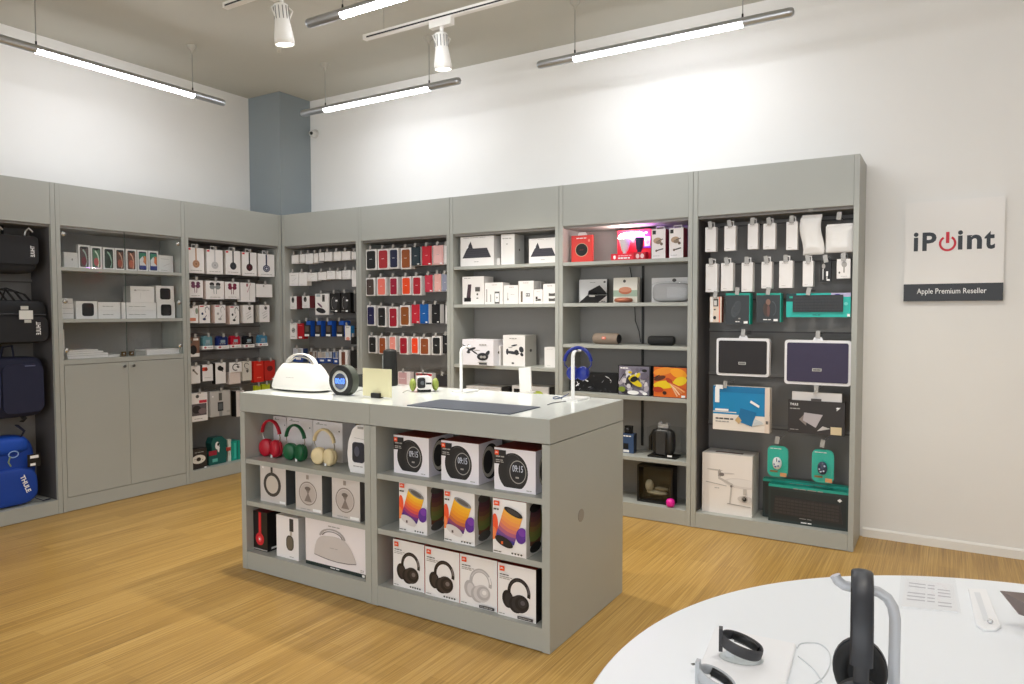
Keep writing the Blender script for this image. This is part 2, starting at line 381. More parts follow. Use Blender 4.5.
def put(slot, x0, x1, zt, zb, dep, name, label, zs=None, d=None, ub=None, **kw):
    """a box whose front covers the given pixels; zs = height of the board it stands on; ub = pixel of a foot corner"""
    if ub is not None:
        q = at(2, zs, *slot.z(*ub)); d = q.y if slot.run == 'B' else -q.x
    loc, w, h, rz = slot.span(x0, x1, zt, zb, d)
    if zs is not None:
        h = loc[2]+h-zs; loc = (loc[0], loc[1], zs); h = min(h, CAPS.get(zs, 9)-zs)
        if d is not None and d < -1 and zs == ZP: h = min(h, .36-ZP)
    return carton(name, label, loc, rz, w, h, dep, **kw)
def hang(root, slot, x0, x1, zt, zb, dep, name, label, tilt=0., rot=0., nohook=False, tab='clear', **kw):
    loc, w, h, rz = slot.span(x0, x1, zt, zb)
    lx = loc[0]-root.location.x if slot.run == 'B' else loc[1]-root.location.y
    o = carton(name, label, loc, rz, w, h, dep, tab=tab, rot=rot, **kw)
    if not nohook: hook(root, lx, loc[2]+h+.008, slot.d-.006, tilt or random.uniform(-.22, .22))
    o['lx'] = lx; return o
def nice(o, label): o['label'] = label; return o

# ---- art for the fronts of boxes
def a_words(F): F.words(.15, .8, .86, .02, INKL, 2).words(.15, .6, .12, .02, INKL, 2)
def a_side_headphone(col, cup=None, red=True):
    c = mt(col, .5); c2 = mt(cup or col, .45)
    def f(F):
        if red: F.rect(.02, .90, .18, .97, RED)
        F.rect(.455, .50, .545, .985, c); F.ell(.5, .36, .22, .155, c); F.arc(.5, .36, .16, .11, .14, c2); F.ell(.5, .36, .06, .045, c2)
        F.words(.15, .85, .09, .02, INKL, 3)
    return f
def a_buds(col, col2='#2a2a2a'):
    c = mt(col, .5); k = mt(col2, .5)
    def f(F):
        for s in (-1, 1):
            F.ell(.5+.17*s, .82, .13, .10, k); F.ell(.5+.15*s, .66, .15, .12, c); F.line(.5+.08*s, .62, .5+.06*s, .28, .035, c)
        F.words(.2, .8, .1, .025, INKL, 2)
    return f
def a_loopbuds(col):
    c = mt(col, .5)
    def f(F):
        F.arc(.72, .72, .2, .2, .2, c, 0, 4); F.ell(.28, .52, .1, .07, c); F.ell(.45, .22, .16, .06, c); F.line(.45, .25, .68, .45, .03, c); F.rect(.05, .9, .4, .97, mt('#c6505a'))
    return f
def a_lines(F): F.words(.15, .7, .78, .02, INKL, 2).line(.3, .35, .75, .55, .012, INKL).words(.15, .6, .12, .02, INKL, 2)
def a_band(F): F.words(.08, .6, .80, .02, INKL, 2).line(.2, .2, .8, .75, .05, INK)
def a_plain(F): F.words(.2, .7, .9, .012, INKL, 2).words(.2, .5, .08, .012, INKL, 2)
def a_tv(F): F.poly([(.5+x*1., .5+z) for x, z in rrect(.62, .62, .12)], BLACK)

# ================================================================== end slatwall unit (B5)
Z = zm(690, 200, 6.024); SB = Slot('B', .05, Z)
row = [(92, 164, 165, 312), (207, 282, 157, 306), (348, 416, 143, 296), (441, 522, 142, 296), (580, 655, 132, 300)]
lab = ['slim white accessory box at the left end of the top row, end unit', 'slim white accessory box hanging second in the top row, end unit', 'slim white accessory box in the middle of the top row, end unit',
       'slightly wider white accessory box fourth in the top row, end unit', 'slim white accessory box beside the crinkled white pouch, top row']
for q, l in zip(row, lab): hang(B5, SB, q[0], q[1]-8, q[2], q[3], .05, 'accessory_box', l, art=a_plain, group='slim white boxes on the end unit', tab=True)
row = [(95, 173, 385, 555), (187, 268, 380, 548), (310, 387, 378, 553), (430, 502, 373, 533), (537, 628, 367, 530), (679, 752, 368, 522)]
lab = ['tall white accessory box first in the second row, above the striped camera carton', 'tall white accessory box second in the second row, above the first teal-edged headset carton', 'tallest white accessory box third in the second row, end unit',
       'white accessory box fourth in the second row, above the second headset carton', 'widest white accessory box in the second row of the end unit', 'white accessory box beside the small black cable pack, second row']
for q, l in zip(row, lab): hang(B5, SB, q[0], q[1]-10, q[2], q[3], .06, 'accessory_box', l, art=a_plain, group='slim white boxes on the end unit', tab=True)
def pouch(name, label, x0, x1, zt, zb, holes):
    loc, w, h, rz = SB.span(x0, x1, zt, zb)
    r = thing(name, label, 'pouch', loc, rz); n = 14; vs = []; rnd = random.Random(3 if holes else 5)
    for side in (0, 1):
        for j in range(n+1):
            for i in range(n+1):
                x = i/n-.5; z = j/n; e = min(i, n-i, j, n-j); t = min(1, e/3)
                wob = .012*math.sin(z*5+(1 if holes else 2.4))*(abs(x)*2)**2 if holes else 0
                vs.append((x*w+wob, (1 if side else -1)*(.002+.010*t+.004*t*rnd.random())+.02, z*h))
    N = (n+1)**2; fs = []
    for side in (0, 1):
        for j in range(n):
            for i in range(n):
                a = side*N+j*(n+1)+i; fs.append((a, a+1, a+n+2, a+n+1) if not side else (a, a+n+1, a+n+2, a+1))
    ring = [i for i in range(n+1)]+[(j+1)*(n+1)+n for j in range(n)]+[n*(n+1)+n-1-i for i in range(n)]+[(n-1-j)*(n+1) for j in range(n-1)]
    fs += [(ring[(i+1) % len(ring)], ring[i], ring[i]+N, ring[(i+1) % len(ring)]+N) for i in range(len(ring))]
    m = MB().add(vs, fs, mt('#e9e7e4', .22, noise=28), True); m.build('pouch_film', r)
    hw = w*.5; t = MB().box(-w*.46, w*.46, .015, .025, h-.004, h+.010, WHITE); t.build('sealed_edge', r)
    hook(B5, loc[0]-X[4], loc[2]+h+.048, .03, .1)
pouch('accessory_pouch', 'crinkled white pouch with wavy sides hanging in the top row', 668, 797, 98, 330, True)
pouch('accessory_pouch', 'wide crumpled white film pouch at the right end of the top row', 815, 995, 152, 316, False)
def a_cable(F):
    F.ell(.3, .75, .16, .12, INKL).rect(.22, .1, .29, .62, INKW).rect(.55, .28, .72, .50, INKW).line(.63, .28, .63, .12, .03, INKW).rect(.6, .04, .9, .12, INKW)
hang(B5, SB, 785, 850, 368, 493, .02, 'cable_pack', 'small black pack with white cable picture, second row of the end unit', base=BLACK, art=a_cable, cat='package', tab='clear')
def a_key(F): F.ell(.55, .72, .2, .15, INKL).rect(.48, .3, .6, .6, INKL).ell(.2, .3, .06, .05, INK).words(.3, .8, .1, .02, INKL, 2)
hang(B5, SB, 884, 966, 356, 473, .025, 'accessory_pack', 'small tilted white pack at the right end of the second row', art=a_key, cat='package', rot=0)
Z = zm(690, 260, 6.024); SB = Slot('B', .045, Z)
def a_stripe(F): F.rect(.06, .02, .26, .98, CARD).rect(.3, .62, .72, .92, INK).rect(.35, .66, .6, .85, CARDS).ell(.42, .5, .08, .03, INK).ell(.42, .18, .13, .07, BLACK).rect(.8, 0, .86, 1, ORANGE)
hang(B5, SB, 120, 190, 222, 376, .05, 'camera_carton', 'narrow cream carton with a small device picture at the left of the third row', base=mt('#e6d6c6'), side=mt('#8a3c26'), art=a_stripe)
def a_mouse(F):
    g = mt('#3a3f42', .4); F.ell(.45, .52, .19, .30, g, rot=-.35).ell(.5, .60, .13, .20, mt('#23282a', .3), rot=-.35).arc(.40, .45, .14, .2, .15, mt('#52585b'), 1.5, 4.5).words(.42, .62, .08, .03, INKW, 1).rect(.78, .03, .95, .11, INKW).ell(.6, .2, .05, .025, INKL)
def a_headset(F):
    F.ell(.5, .74, .10, .12, mt('#8a6a5c')).ell(.42, .45, .13, .25, mt('#4a3b35'), rot=.15).ell(.52, .42, .06, .22, mt('#6b4a45')).arc(.65, .5, .2, .28, .12, mt('#4d5357'), -1.2, 1.5).words(.3, .65, .08, .03, INKW, 1).rect(.74, .04, .92, .12, INKW)
def teal_carton(slot, q, label, art):
    loc, w, h, rz = slot.span(*q); r = thing('mouse_carton', label, 'box', loc, rz)
    m = MB().box(-w/2, w/2, 0, .07, 0, h, TEAL); m.build('carton', r, bev=.0012)
    f = MB().box(-w/2, w/2-.006, -.002, -.0003, 0, h*.93, mt('#1b2022', .35)); art(Face(f, -w/2, w/2-.006, 0, h*.93, -.002)); f.build('front_panel', r, label='black printed front')
    loop_tab(r, h, .03, .02, ACRYL)
    hook(B5, loc[0]-X[4], loc[2]+h+.008, slot.d-.01, .1)
teal_carton(SB, (215, 362, 200, 388), 'black carton with teal edges and a dark mouse picture, third row', a_mouse)
teal_carton(SB, (400, 548, 200, 375), 'black carton with teal edges and a brown mouse picture, third row', a_headset)
# keyboard carton
loc, w, h, rz = SB.span(580, 968, 200, 345); r = thing('keyboard_carton', 'wide turquoise carton with a black keyboard on it, third row', 'box', loc, rz)
m = MB().box(-w/2, w/2, 0, .035, 0, h, mt('#16b3a8', .45), front=mt('#19b8ac', .45)); F = Face(m, -w/2, w/2, 0, h, 0)
F.rect(0, .66, .16, 1, mt('#163f43')).rect(.05, .80, .16, .88, TEAL).rect(.70, .84, 1, 1, mt('#b9b4d4')).ell(.80, .9, .05, .06, mt('#4b3d86')).rect(.95, .03, .995, .14, INKW).ell(.93, .55, .03, .07, mt('#6fd8d0')).words(.42, .55, .08, .03, mt('#0c5f5c'), 1)
m.build('carton', r, bev=.001)
k = MB(); kw = w*.79; k.box(-w*.39, w*.39, -.012, -.0022, h*.22, h*.92, mt('#26282b', .45))
for jr in range(5):
    for i in range(17):
        k.box(-w*.375+i*w*.0443, -w*.375+i*w*.0443+w*.038, -.0155, -.012, h*(.26+jr*.125), h*(.36+jr*.125), mt('#33363a', .5))
k.build('keyboard', r, label='black keyboard shown on the front'); hook(B5, loc[0]-.05-X[4], loc[2]+h+.006, SB.d-.02, .2)
# laptop sleeves in white trays
Z = zm(700, 325, 5.95); SB = Slot('B', .04, Z)
def sleeve(q, col, label, dx):
    loc, w, h, rz = SB.span(*q); r = thing('laptop_sleeve_box', label, 'box', loc, rz)
    MB().prism(rrect(w, h, .018, z=h/2), 0, .05, mt('#e9e8ea', .35), smooth=False).build('tray', r, bev=.002)
    s = MB(); s.prism(rrect(w-.03, h-.032, .012, z=h/2), -.004, -.0006, mt(col, .6, noise=180)); s.build('sleeve', r, bev=.0015)
    l = MB().prism(rrect(w*.14, .018, .003, z=h*.34), -.0058, -.0045, mt('#b9b6ae', .35, .5)); F = Face(l, -w*.06, w*.06, h*.34-.006, h*.34+.006, -.0058); F.words(0, 1, 0, 1, mt('#6b6a66'), 5); l.build('name_plate', r)
    MB().prism([(-.03, h-.002), (.03, h-.002), (.022, h+.018), (-.022, h+.018)], .02, .023, mt('#e9e8ea', .35)).build('hang_tab', r)
    hook(B5, loc[0]-X[4]+dx, loc[2]+h+.030, SB.d+.022, .05)
sleeve((98, 412, 80, 305), '#232023', 'black laptop sleeve in a white tray on the end unit', 0)
sleeve((503, 905, 92, 358), '#38324e', 'dark purple laptop sleeve in a white tray on the end unit', 0)
# blue tablet case carton, black case carton
loc, w, h, rz = SB.span(78, 415, 368, 632); r = thing('tablet_case_carton', 'blue and white tablet case carton below the black sleeve', 'box', loc, rz)
m = MB().box(-w/2, w/2, 0, .06, 0, h, mt('#e9e1d8')); F = Face(m, -w/2, w/2, 0, h, 0); bl = mt('#0f86bd', .45)
F.rect(0, .34, .92, 1, bl).rect(0, .86, .92, 1, mt('#0a76ad', .45)).poly([(.0, .42), (0, .34), (.28, .34), (.34, .40), (.40, .34), (.42, .34), (.42, .42)], mt('#e9e1d8')).rect(0, .36, .92, .40, bl)
F.rect(0, 0, .92, .36, mt('#ece4da')).rect(.04, .43, .28, .48, INKW).words(.05, .38, .24, .035, INK, 3).words(.05, .3, .18, .025, INKL, 3)
F.poly([(.44, .22), (.50, .52), (.78, .44), (.70, .12)], mt('#126fa3')).poly([(.40, .24), (.46, .34), (.52, .24), (.47, .16)], mt('#c7a878')).poly([(.70, .12), (.9, .2), (.86, .25), (.74, .3)], mt('#c9cfd2')).poly([(.66, .66), (.82, .55), (.83, .60), (.68, .71)], INKW)
F.rect(.92, 0, 1, 1, mt('#e4d3c4')).words(.94, .985, .2, .07, INK, 1)
m.build('carton', r, bev=.001); t = MB().prism([(-w*.465, h*.62), (-w*.385, h*.62), (-w*.385, h*.93), (-w*.32, h*.93), (-w*.32, h*1.02), (-w*.44, h*1.02), (-w*.465, h*.95)], -.0032, -.002, INKW); t.build('hanging_label', r, label='white hanging strip')
hook(B5, loc[0]-.10-X[4], loc[2]+h+.006, SB.d-.008, .1)
loc, w, h, rz = SB.span(525, 862, 405, 652); r = thing('tablet_case_carton', 'black carton with a folded silver case picture below the purple sleeve', 'box', loc, rz)
m = MB().box(-w/2, w/2, 0, .045, 0, h*.80, mt('#2b2523', .45), side=mt('#5a5653')); F = Face(m, -w/2, w/2, 0, h*.80, 0)
F.text('THULE', .03, .84, .15, INKW, .02, .07).words(.03, .22, .73, .03, INKL, 2).poly([(.20, .42), (.33, .66), (.33, .24)], mt('#8a7f7a')).poly([(.29, .64), (.62, .60), (.50, .20), (.27, .40)], mt('#b8b2b6')).poly([(.52, .1), (.62, .26), (.76, .20)], mt('#c9c5c2')).rect(.76, .03, .95, .26, mt('#d8c7a2')).words(.04, .2, .1, .02, INKL, 1).ell(.88, .82, .03, .03, INKW).line(.86, .75, .92, .85, .02, INKW)
m.build('carton', r, bev=.001); MB().box(-w*.44, w*.44, .012, .045, h*.801, h, mt('#d9d6d4', .4)).build('inner_sleeve', r, label='white inner sleeve sticking out'); MB().prism([(-.03, h*.795), (.03, h*.795), (.03, h*.86), (-.03, h*.86)], -.002, -.0005, mt('#4a4645')).build('hang_tab', r)
hook(B5, loc[0]-X[4], loc[2]+h+.02, SB.d, .0)
# mouse blisters
Z = zm(755, 430, 6.218); SB = Slot('B', .05, Z)
def blister(q, label, body, spots):
    loc, w, h, rz = SB.span(*q); r = thing('mouse_blister_pack', label, 'package', loc, rz)
    MB().prism(rrect(w*.96, h*.97, w*.28, z=h/2), 0, .002, mt('#12b29e', .4)).build('card', r)
    MB().prism(rrect(w, h, w*.3, z=h/2), -.045, .004, ACRYL).build('clear_shell', r, bev=.003)
    m = MB(); m.ball((0, -.022, h*.46), (w*.21, .018, h*.19), body, e=.9)
    rnd = random.Random(4)
    for i in range(5): m.ball((w*.12*rnd.uniform(-1, 1), -.034-.002*i/5, h*(.46+.12*rnd.uniform(-1, 1))), (w*.05, .005, w*.05), spots, 10, 6)
    m.box(-.002, .002, -.041, -.036, h*.52, h*.63, BLACK); m.build('mouse', r)
    s = MB(); Face(s, -w*.45, w*.45, h*.02, h*.98, -.0006).rect(.62, .02, .95, .14, mt('#e0a06a')).rect(.1, .14, .5, .2, mt('#8a6f3a')).words(.1, .7, .9, .02, INKW, 2); s.build('printed_strip', r)
    hook(B5, loc[0]-X[4], loc[2]+h+.032, SB.d-.02, .15)
blister((75, 210, 95, 295), 'teal blister pack with a white patterned mouse, beside the tall drone carton', mt('#dfe3e6', .35), mt('#3a5f9a', .4))
blister((350, 495, 118, 332), 'teal blister pack with a navy patterned mouse, above the keyboard cartons', mt('#22304f', .35), mt('#c9d4ea', .4))
# keyboard cartons on the base
q = at(2, ZP, *Z(85, 562)); d0 = max(.028, q.y)
def kbcarton(x0, x1, zt, zb, d, label, dep):
    loc, w, h, rz = SB.span(x0, x1, zt, zb, d); h = loc[2]+h-ZP; r = thing('keyboard_carton', label, 'box', (loc[0], d, ZP), 0)
    m = MB().box(-w/2, w/2, 0, dep, 0, h, mt('#0f6f64', .45), front=mt('#22302f', .35), top=mt('#159080', .4)); F = Face(m, -w/2, w/2, 0, h, 0)
    F.rect(0, .93, 1, 1, mt('#16a08e', .4)).rect(.03, .08, .97, .86, mt('#1a2323', .35)).words(.4, .56, .16, .015, INKL, 1).words(.42, .56, .05, .03, INKW, 1).poly([(.86, .77), (.89, .82), (.92, .77), (.89, .72)], INKW).words(.32, .7, .93, .02, INKL, 3)
    m.build('carton', r, bev=.0012)
    k = MB(); k.prism([(-w*.44, h*.22), (w*.43, h*.17), (w*.40, h*.66), (-w*.41, h*.70)], -.006, -.0025, mt('#2b2725', .5))
    for jr in range(5):
        for i in range(16):
            f = i/16; k.box(-w*.41+f*w*.80, -w*.41+f*w*.80+w*.04, -.009, -.006, h*(.25+jr*.085-f*.03), h*(.31+jr*.085-f*.03), mt('#3b3532', .5))
    k.build('keyboard', r, label='black keyboard shown on the front')
kbcarton(83, 588, 362, 562, d0, 'dark keyboard carton with a teal top edge on the base shelf, in front', .065)
kbcarton(48, 585, 330, 535, d0+.075, 'dark teal keyboard carton standing behind the front keyboard carton', .06)
# drone carton
Z = zm(690, 430, 6.84); SB = Slot('B', .05, Z)
def a_drone(F):
    g = mt('#c4beb9', .5); gd = mt('#a8a19c', .5); dk = mt('#7c7470', .5)
    F.ell(.80, .535, .36, .085, mt('#dcd6d2'), rot=-.04).ell(.82, .55, .3, .06, mt('#e7e2de'), rot=-.04).poly([(.33, .62), (.62, .52), (.66, .46), (.33, .58)], g)
    F.ell(.26, .725, .16, .012, g, rot=-.02).ell(.52, .685, .14, .012, mt('#cfc9c5'), rot=.05).rect(.325, .62, .385, .715, gd).ell(.40, .66, .05, .03, dk).rect(.35, .70, .37, .74, gd)
    F.line(.60, .49, .57, .19, .028, g).ell(.595, .48, .025, .02, dk).line(.52, .185, .98, .165, .014, gd).line(.08, .515, .5, .475, .01, INKL).words(.26, .36, .42, .014, INKL, 1)
    F.rect(.83, .36, .90, .46, g).ell(.87, .29, .15, .055, mt('#d2ccc8')).ell(.86, .29, .065, .055, gd).ell(.86, .29, .042, .036, BLACK).ell(.85, .30, .012, .01, INKL)
o = put(SB, 83, 425, 168, 600, .19, 'drone_carton', 'tall white carton with a white drone picture on the base shelf', zs=ZP, ub=(83, 552), base=mt('#ece6e1', .45), top=mt('#cfcbc6', .5), art=a_drone)
MB().box(-.09, .09, .05, .075, 0, .004, mt('#5a4b44', .6)).build('carry_handle', o, (0, 0, o.dimensions.z if o.dimensions.z else .45))
for c in o.children: c.location = (0, 0, max(v.co.z for v in o.data.vertices))

# ================================================================== shelving unit with the bulb display (B4)
Z = zm(555, 210, 6.843); SB = Slot('B', .07, Z)
def a_redspk(F): F.ell(.5, .47, .31, .25, mt('#c9a98a')).ell(.5, .47, .28, .225, BLACK).words(.4, .6, .46, .015, mt('#8c3a34'), 1).words(.25, .75, .88, .03, INKW, 2).ell(.86, .8, .05, .05, mt('#ee8f7c'))
hangp = put(SB, 112, 254, 174, 338, .025, 'speaker_box', 'bright red box with a black round picture, alone at the left of the top shelf', zs=1.832, d=.10, base=mt('#e0413b', .45), side=mt('#b93430'), art=a_redspk)
MB().prism([(-.035, 0), (.035, 0), (.035, .012), (.025, .024), (-.025, .024), (-.035, .012)], .008, .018, INKW).build('hang_tab', hangp, (0, 0, max(v.co.z for v in hangp.data.vertices)), label='white hang tab')
# bulb demonstrator
l0, w, h, rz = SB.span(430, 656, 125, 330); zs = 1.832
r = thing('bulb_display', 'red cardboard light bulb display glowing on the top shelf', 'display', (l0[0], .07, zs), 0)
m = MB(); hh = l0[2]+h-zs; rd = mt('#dc1530', .5)
ca = at(1, .17, *Z(428, 200)).x-l0[0]; cb = min(at(1, .17, *Z(657, 200)).x, X[4]-.045)-l0[0]
m.box(ca, cb, .10, .105, 0, hh, rd); F = Face(m, ca, cb, 0, hh, .10)
F.words(.2, .75, .86, .07, INKW, 4).rect(.84, .86, .88, .93, INKW).rect(.82, .875, .9, .915, INKW).words(.4, .62, .72, .04, INKW, 2).rect(.66, .60, .78, .76, mt('#f3a0a8')).rect(.82, .46, .98, .76, INKW).ell(.9, .60, .05, .07, mt('#b8a0e8')).rect(.7, .4, 1, .46, mt('#8a22c8'))
m.build('back_card', r)
x0 = at(1, .07, *Z(385, 310)).x-l0[0]; x1 = at(1, .07, *Z(540, 310)).x-l0[0]
m = MB().box(x0, x1, -.005, .06, 0, .05, rd); F = Face(m, x0, x1, 0, .05, -.005); F.ell(.16, .5, .06, .28, INKW).words(.32, .92, .62, .14, mt('#f0a0a8'), 3).words(.32, .86, .25, .2, INKW, 3); m.build('front_plinth', r, label='red front strip with white print')
m = MB().box(x1+.003, x1+.085, .0, .06, 0, .055, mt('#c01428')); F = Face(m, x1+.003, x1+.085, 0, .055, 0); F.ell(.3, .5, .16, .3, mt('#e8c8c8')).ell(.72, .5, .16, .3, mt('#e8c8c8')); m.build('socket_box', r)
BULBE = emit('#ffe3dc', 130., 'lit_bulb'); BULBP = emit('#b45cff', 45., 'lit_bulb_lilac')
def bulb(x, zb, up, mat, base, label, rr):
    t = thing('light_bulb', label, 'light bulb', (l0[0]+x, .10, zs+zb), 0)
    MB().lathe([(.014, 0), (.015, .012), (.022, .02), (rr*.8, .07), (rr, .105)], base, 20).build('bulb_base', t)
    MB().lathe([(rr, .1055), (rr*1.02, .115), (rr*.9, .130), (rr*.55, .141), (.004, .145)], mat, 20).build('bulb_globe', t, label='glowing dome')
bx_ = at(1, .10, *Z(478, 280)).x-l0[0]; bulb(bx_, .052, 1, BULBE, mt('#e8e4ea', .4), 'glowing white light bulb standing in the red display', .046)
bx_ = at(1, .10, *Z(577, 280)).x-l0[0]; bulb(bx_, .0575, 1, BULBP, mt('#1c2348', .4), 'light bulb with a dark blue base beside the glowing white bulb', .036)
def a_uag(F): F.rect(.06, .83, .30, .96, BLACK).ell(.42, .62, .30, .10, mt('#b79b80'), rot=.1).ell(.5, .56, .2, .06, mt('#8c7a68')).line(.5, .62, .82, .66, .03, INK).ell(.72, .50, .10, .05, mt('#6e5a4a'), rot=.5).line(.34, .28, .85, .34, .04, INK).ell(.35, .28, .07, .04, mt('#6b5547')).words(.12, .6, .1, .015, INKL, 2)
for q, l in (((662, 756, 122, 325), 'white carton with dark red sides beside the bulb display'), ((782, 878, 115, 322), 'white carton with dark red sides at the right end of the top shelf')):
    o = put(SB, *q, .09, 'accessory_carton', l, zs=1.832, base=mt('#ebe5e2'), side=mt('#8e1f30', .5), art=a_uag, group='white and red cartons by the bulb display')
    t = MB().prism([(-.03, 0), (.03, 0), (.03, .02), (.018, .02), (.018, .008), (-.018, .008), (-.018, .02), (.018, .0201), (.018, .028), (-.026, .028), (-.03, .022)], .03, .035, WHITE)
    t = MB().tube([(-.028, .032, 0), (-.028, .032, .02), (.028, .032, .02), (.028, .032, 0)], .004, WHITE, 6); t.build('hang_tab', o, (0, 0, max(v.co.z for v in o.data.vertices)))
# second shelf
def a_lap(F): F.words(.4, .6, .86, .02, INKL, 1).ell(.92, .88, .04, .04, INK).words(.8, .95, .06, .03, INK, 1)
put(SB, 165, 355, 475, 628, .03, 'tablet_case_box', 'white box standing behind the open black case', zs=1.53, d=.20, art=a_lap, side=BLACK)
l, w, h, _ = SB.span(155, 330, 500, 628, .06); r = thing('tablet_case', 'open black tablet case standing like a tent on the second shelf', 'case', (l[0], .05, 1.53), .0)
MB().add([(-w*.42, 0, .004), (w*.30, 0, .004), (w*.45, .09, .06), (-w*.30, .09, .06), (-w*.42, .004, 0), (w*.30, .004, 0), (w*.46, .094, .055), (-w*.30, .094, .055)],
         [(0, 1, 2, 3), (7, 6, 5, 4), (0, 4, 5, 1), (1, 5, 6, 2), (2, 6, 7, 3), (3, 7, 4, 0)], mt('#1b1b1c', .5)).build('front_leaf', r)
MB().add([(-w*.18, .06, h*.66), (w*.26, .05, h*.95), (w*.49, .095, .062), (-w*.30, .095, .062), (-w*.18, .066, h*.66), (w*.26, .056, h*.95), (w*.49, .101, .062), (-w*.30, .101, .062)],
         [(0, 3, 2, 1), (4, 5, 6, 7), (0, 1, 5, 4), (1, 2, 6, 5), (2, 3, 7, 6), (3, 0, 4, 7)], mt('#242425', .5)).build('back_leaf', r)
MB().box(-.025, .02, .045, .049, .045, .058, INKL).build('size_sticker', r, label='small grey sticker')
MB().add([(-w*.42, .0, 0), (w*.40, .0, 0), (w*.46, .14, 0), (-w*.36, .14, 0), (-w*.42, .0, .0038), (w*.40, .0, .0038), (w*.46, .14, .0038), (-w*.36, .14, .0038)], [(0, 3, 2, 1), (4, 5, 6, 7), (0, 1, 5, 4), (1, 2, 6, 5), (2, 3, 7, 6), (3, 0, 4, 7)], mt('#1b1b1c', .5)).build('base_leaf', r)
def a_copper(F): F.rect(0, .25, 1, .5, mt('#9fb3a0')).ell(.5, .48, .27, .14, mt('#b5694c')).ell(.5, .53, .26, .10, mt('#c98a6c')).ell(.47, .86, .06, .06, INK).words(.3, .75, .30, .02, INKL, 2)
put(SB, 400, 563, 463, 630, .05, 'speaker_box', 'cream box with a round copper speaker picture on the second shelf', zs=1.53, d=.145, base=mt('#e3e0d4'), art=a_copper)
q = at(1, .05, *Z(460, 620)); r = tag(MB().lathe([(.02, 0), (.058, .004), (.068, .017), (.062, .030), (.03, .037), (.004, .038)], mt('#b8735a', .35, .5), 28).build('round_speaker', None, (q.x, .0735, 1.5303), bev=0), 'flat round copper speaker in front of its cream box', 'speaker')
l, w, h, _ = SB.span(634, 922, 457, 630, .09); r = thing('pillow_pack', 'grey pillow pack in clear film with a white header, second shelf', 'package', (l[0], .09, 1.53), 0)
m = MB().box(-w/2, w/2, .08, .084, 0, h, mt('#dcdada', .4)); F = Face(m, -w/2, w/2, 0, h, .08); F.ell(.55, .89, .05, .07, INK); m.build('backing_card', r)
MB().ball((.01, .04, h*.40), (w*.44, .04, h*.37), mt('#a5a3a4', .7, noise=60), 28, 14, .45).build('pillow', r, label='grey fabric pillow')
MB().ball((.01, .038, h*.43), (w*.47, .044, h*.41), ACRYL, 24, 12, .4).build('clear_film', r)
# third shelf: two cylinder speakers
Z = zm(555, 300, 6.843); SB = Slot('B', .08, Z)
def canspeaker(q, label, body, endc, rot, logo, rr=.040):
    l, w, h, _ = SB.span(*q, .08); r = thing('cylinder_speaker', label, 'speaker', (l[0], .085, 1.227), rot); L = w/2-.005
    MB().lathe([(rr*.86, -L), (rr, -L+.012), (rr, L-.012), (rr*.86, L)], mt(body, .75, noise=300), 32, (0, 0, rr+.001), 'x').build('mesh_body', r)
    for s in (-1, 1): MB().lathe([(rr*.60, s*(L+.0003)), (rr*.85, s*(L+.0005)), (rr*.8, s*(L+.004)), (rr*.5, s*(L+.0015)), (.004, s*(L+.001))], mt(endc, .4), 28, (0, 0, rr+.001), 'x').build('end_membrane', r)
    if logo:
        m = MB(); t = [(-.016, .0), (0, .014), (.016, .0), (0, -.014)]; m.prism([(x, z+rr+.008) for x, z in rrect(.03, .017, .004)], -rr-.003, -rr+.004, mt('#ef7a5e', .4)); F = Face(m, -.013, .013, rr+.002, rr+.014, -rr-.003); F.text('JBL', .1, .1, .8, INKW, .02, .8); m.build('badge', r, label='orange badge with white letters')
canspeaker((260, 445, 232, 308), 'tan cylinder speaker lying on the third shelf', '#8a7a6c', '#1d1b1b', -.12, True)
canspeaker((640, 815, 255, 320), 'black cylinder speaker lying on the third shelf', '#161617', '#0c0c0d', .02, False, .034)
# back: cable duct and a loose cable
l = at(1, DB-.01, *Z(600, 150)); 
m = MB()
for za, zb_ in ((.438, .842), (.869, 1.200), (1.228, 1.504), (1.531, 1.806)): m.box(l.x-X[3]-.008, l.x-X[3]+.008, DB-.012, DB-.0006, za+.03 if za < .5 else za, zb_, BLACK)
m.build('cable_duct', B4, label='black cable strip on the back panel')
m = MB(); a = l.x-X[3]; m.tube([(a-.10, DB-.02, 1.80), (a-.075, DB-.03, 1.70), (a-.06, DB-.03, 1.60), (a-.055, DB-.03, 1.534)], .0035, DARK, 6); m.tube([(a-.055, DB-.03, 1.50), (a-.05, DB-.03, 1.40), (a-.02, DB-.03, 1.32), (a-.012, DB-.02, 1.24)], .0035, DARK, 6); m.build('power_cable', B4, label='loose black cable')
# fourth shelf: three picture boxes
def splat(seed, cols, n, bg, sx=.05, bias=0):
    def f(F):
        rnd = random.Random(seed); F.rect(.03, .02, .97, .98, mt(bg, .4))
        for i in range(n):
            c = mt(rnd.choice(cols), .4); F.ell(.08+.84*rnd.random(), .08+.84*rnd.random()**(1+bias), sx*(.4+1.2*rnd.random()), sx*(.4+1.0*rnd.random()), c, 9, rnd.uniform(-1.2, 1.2))
    return f
def a_bike(F):
    splat(5, ['#9a94a8', '#6b6678', '#d9d6dc', '#3b3944', '#b6b0bb'], 34, '#7a7585', .09)(F)
    y = mt('#dcc81f', .4); F.ell(.57, .45, .22, .10, y, rot=-.5).ell(.45, .62, .12, .05, y, rot=.6).ell(.64, .68, .10, .06, y, rot=.9).ell(.52, .55, .12, .09, BLACK, rot=.4).ell(.40, .78, .06, .04, y).ell(.15, .2, .11, .09, mt('#7c8c2c')).ell(.5, .1, .18, .07, INKW).ell(.86, .08, .07, .05, INKW).line(.05, .45, .22, .72, .03, BLACK).ell(.85, .85, .08, .05, BLACK).words(.1, .35, .9, .04, INKW, 2)
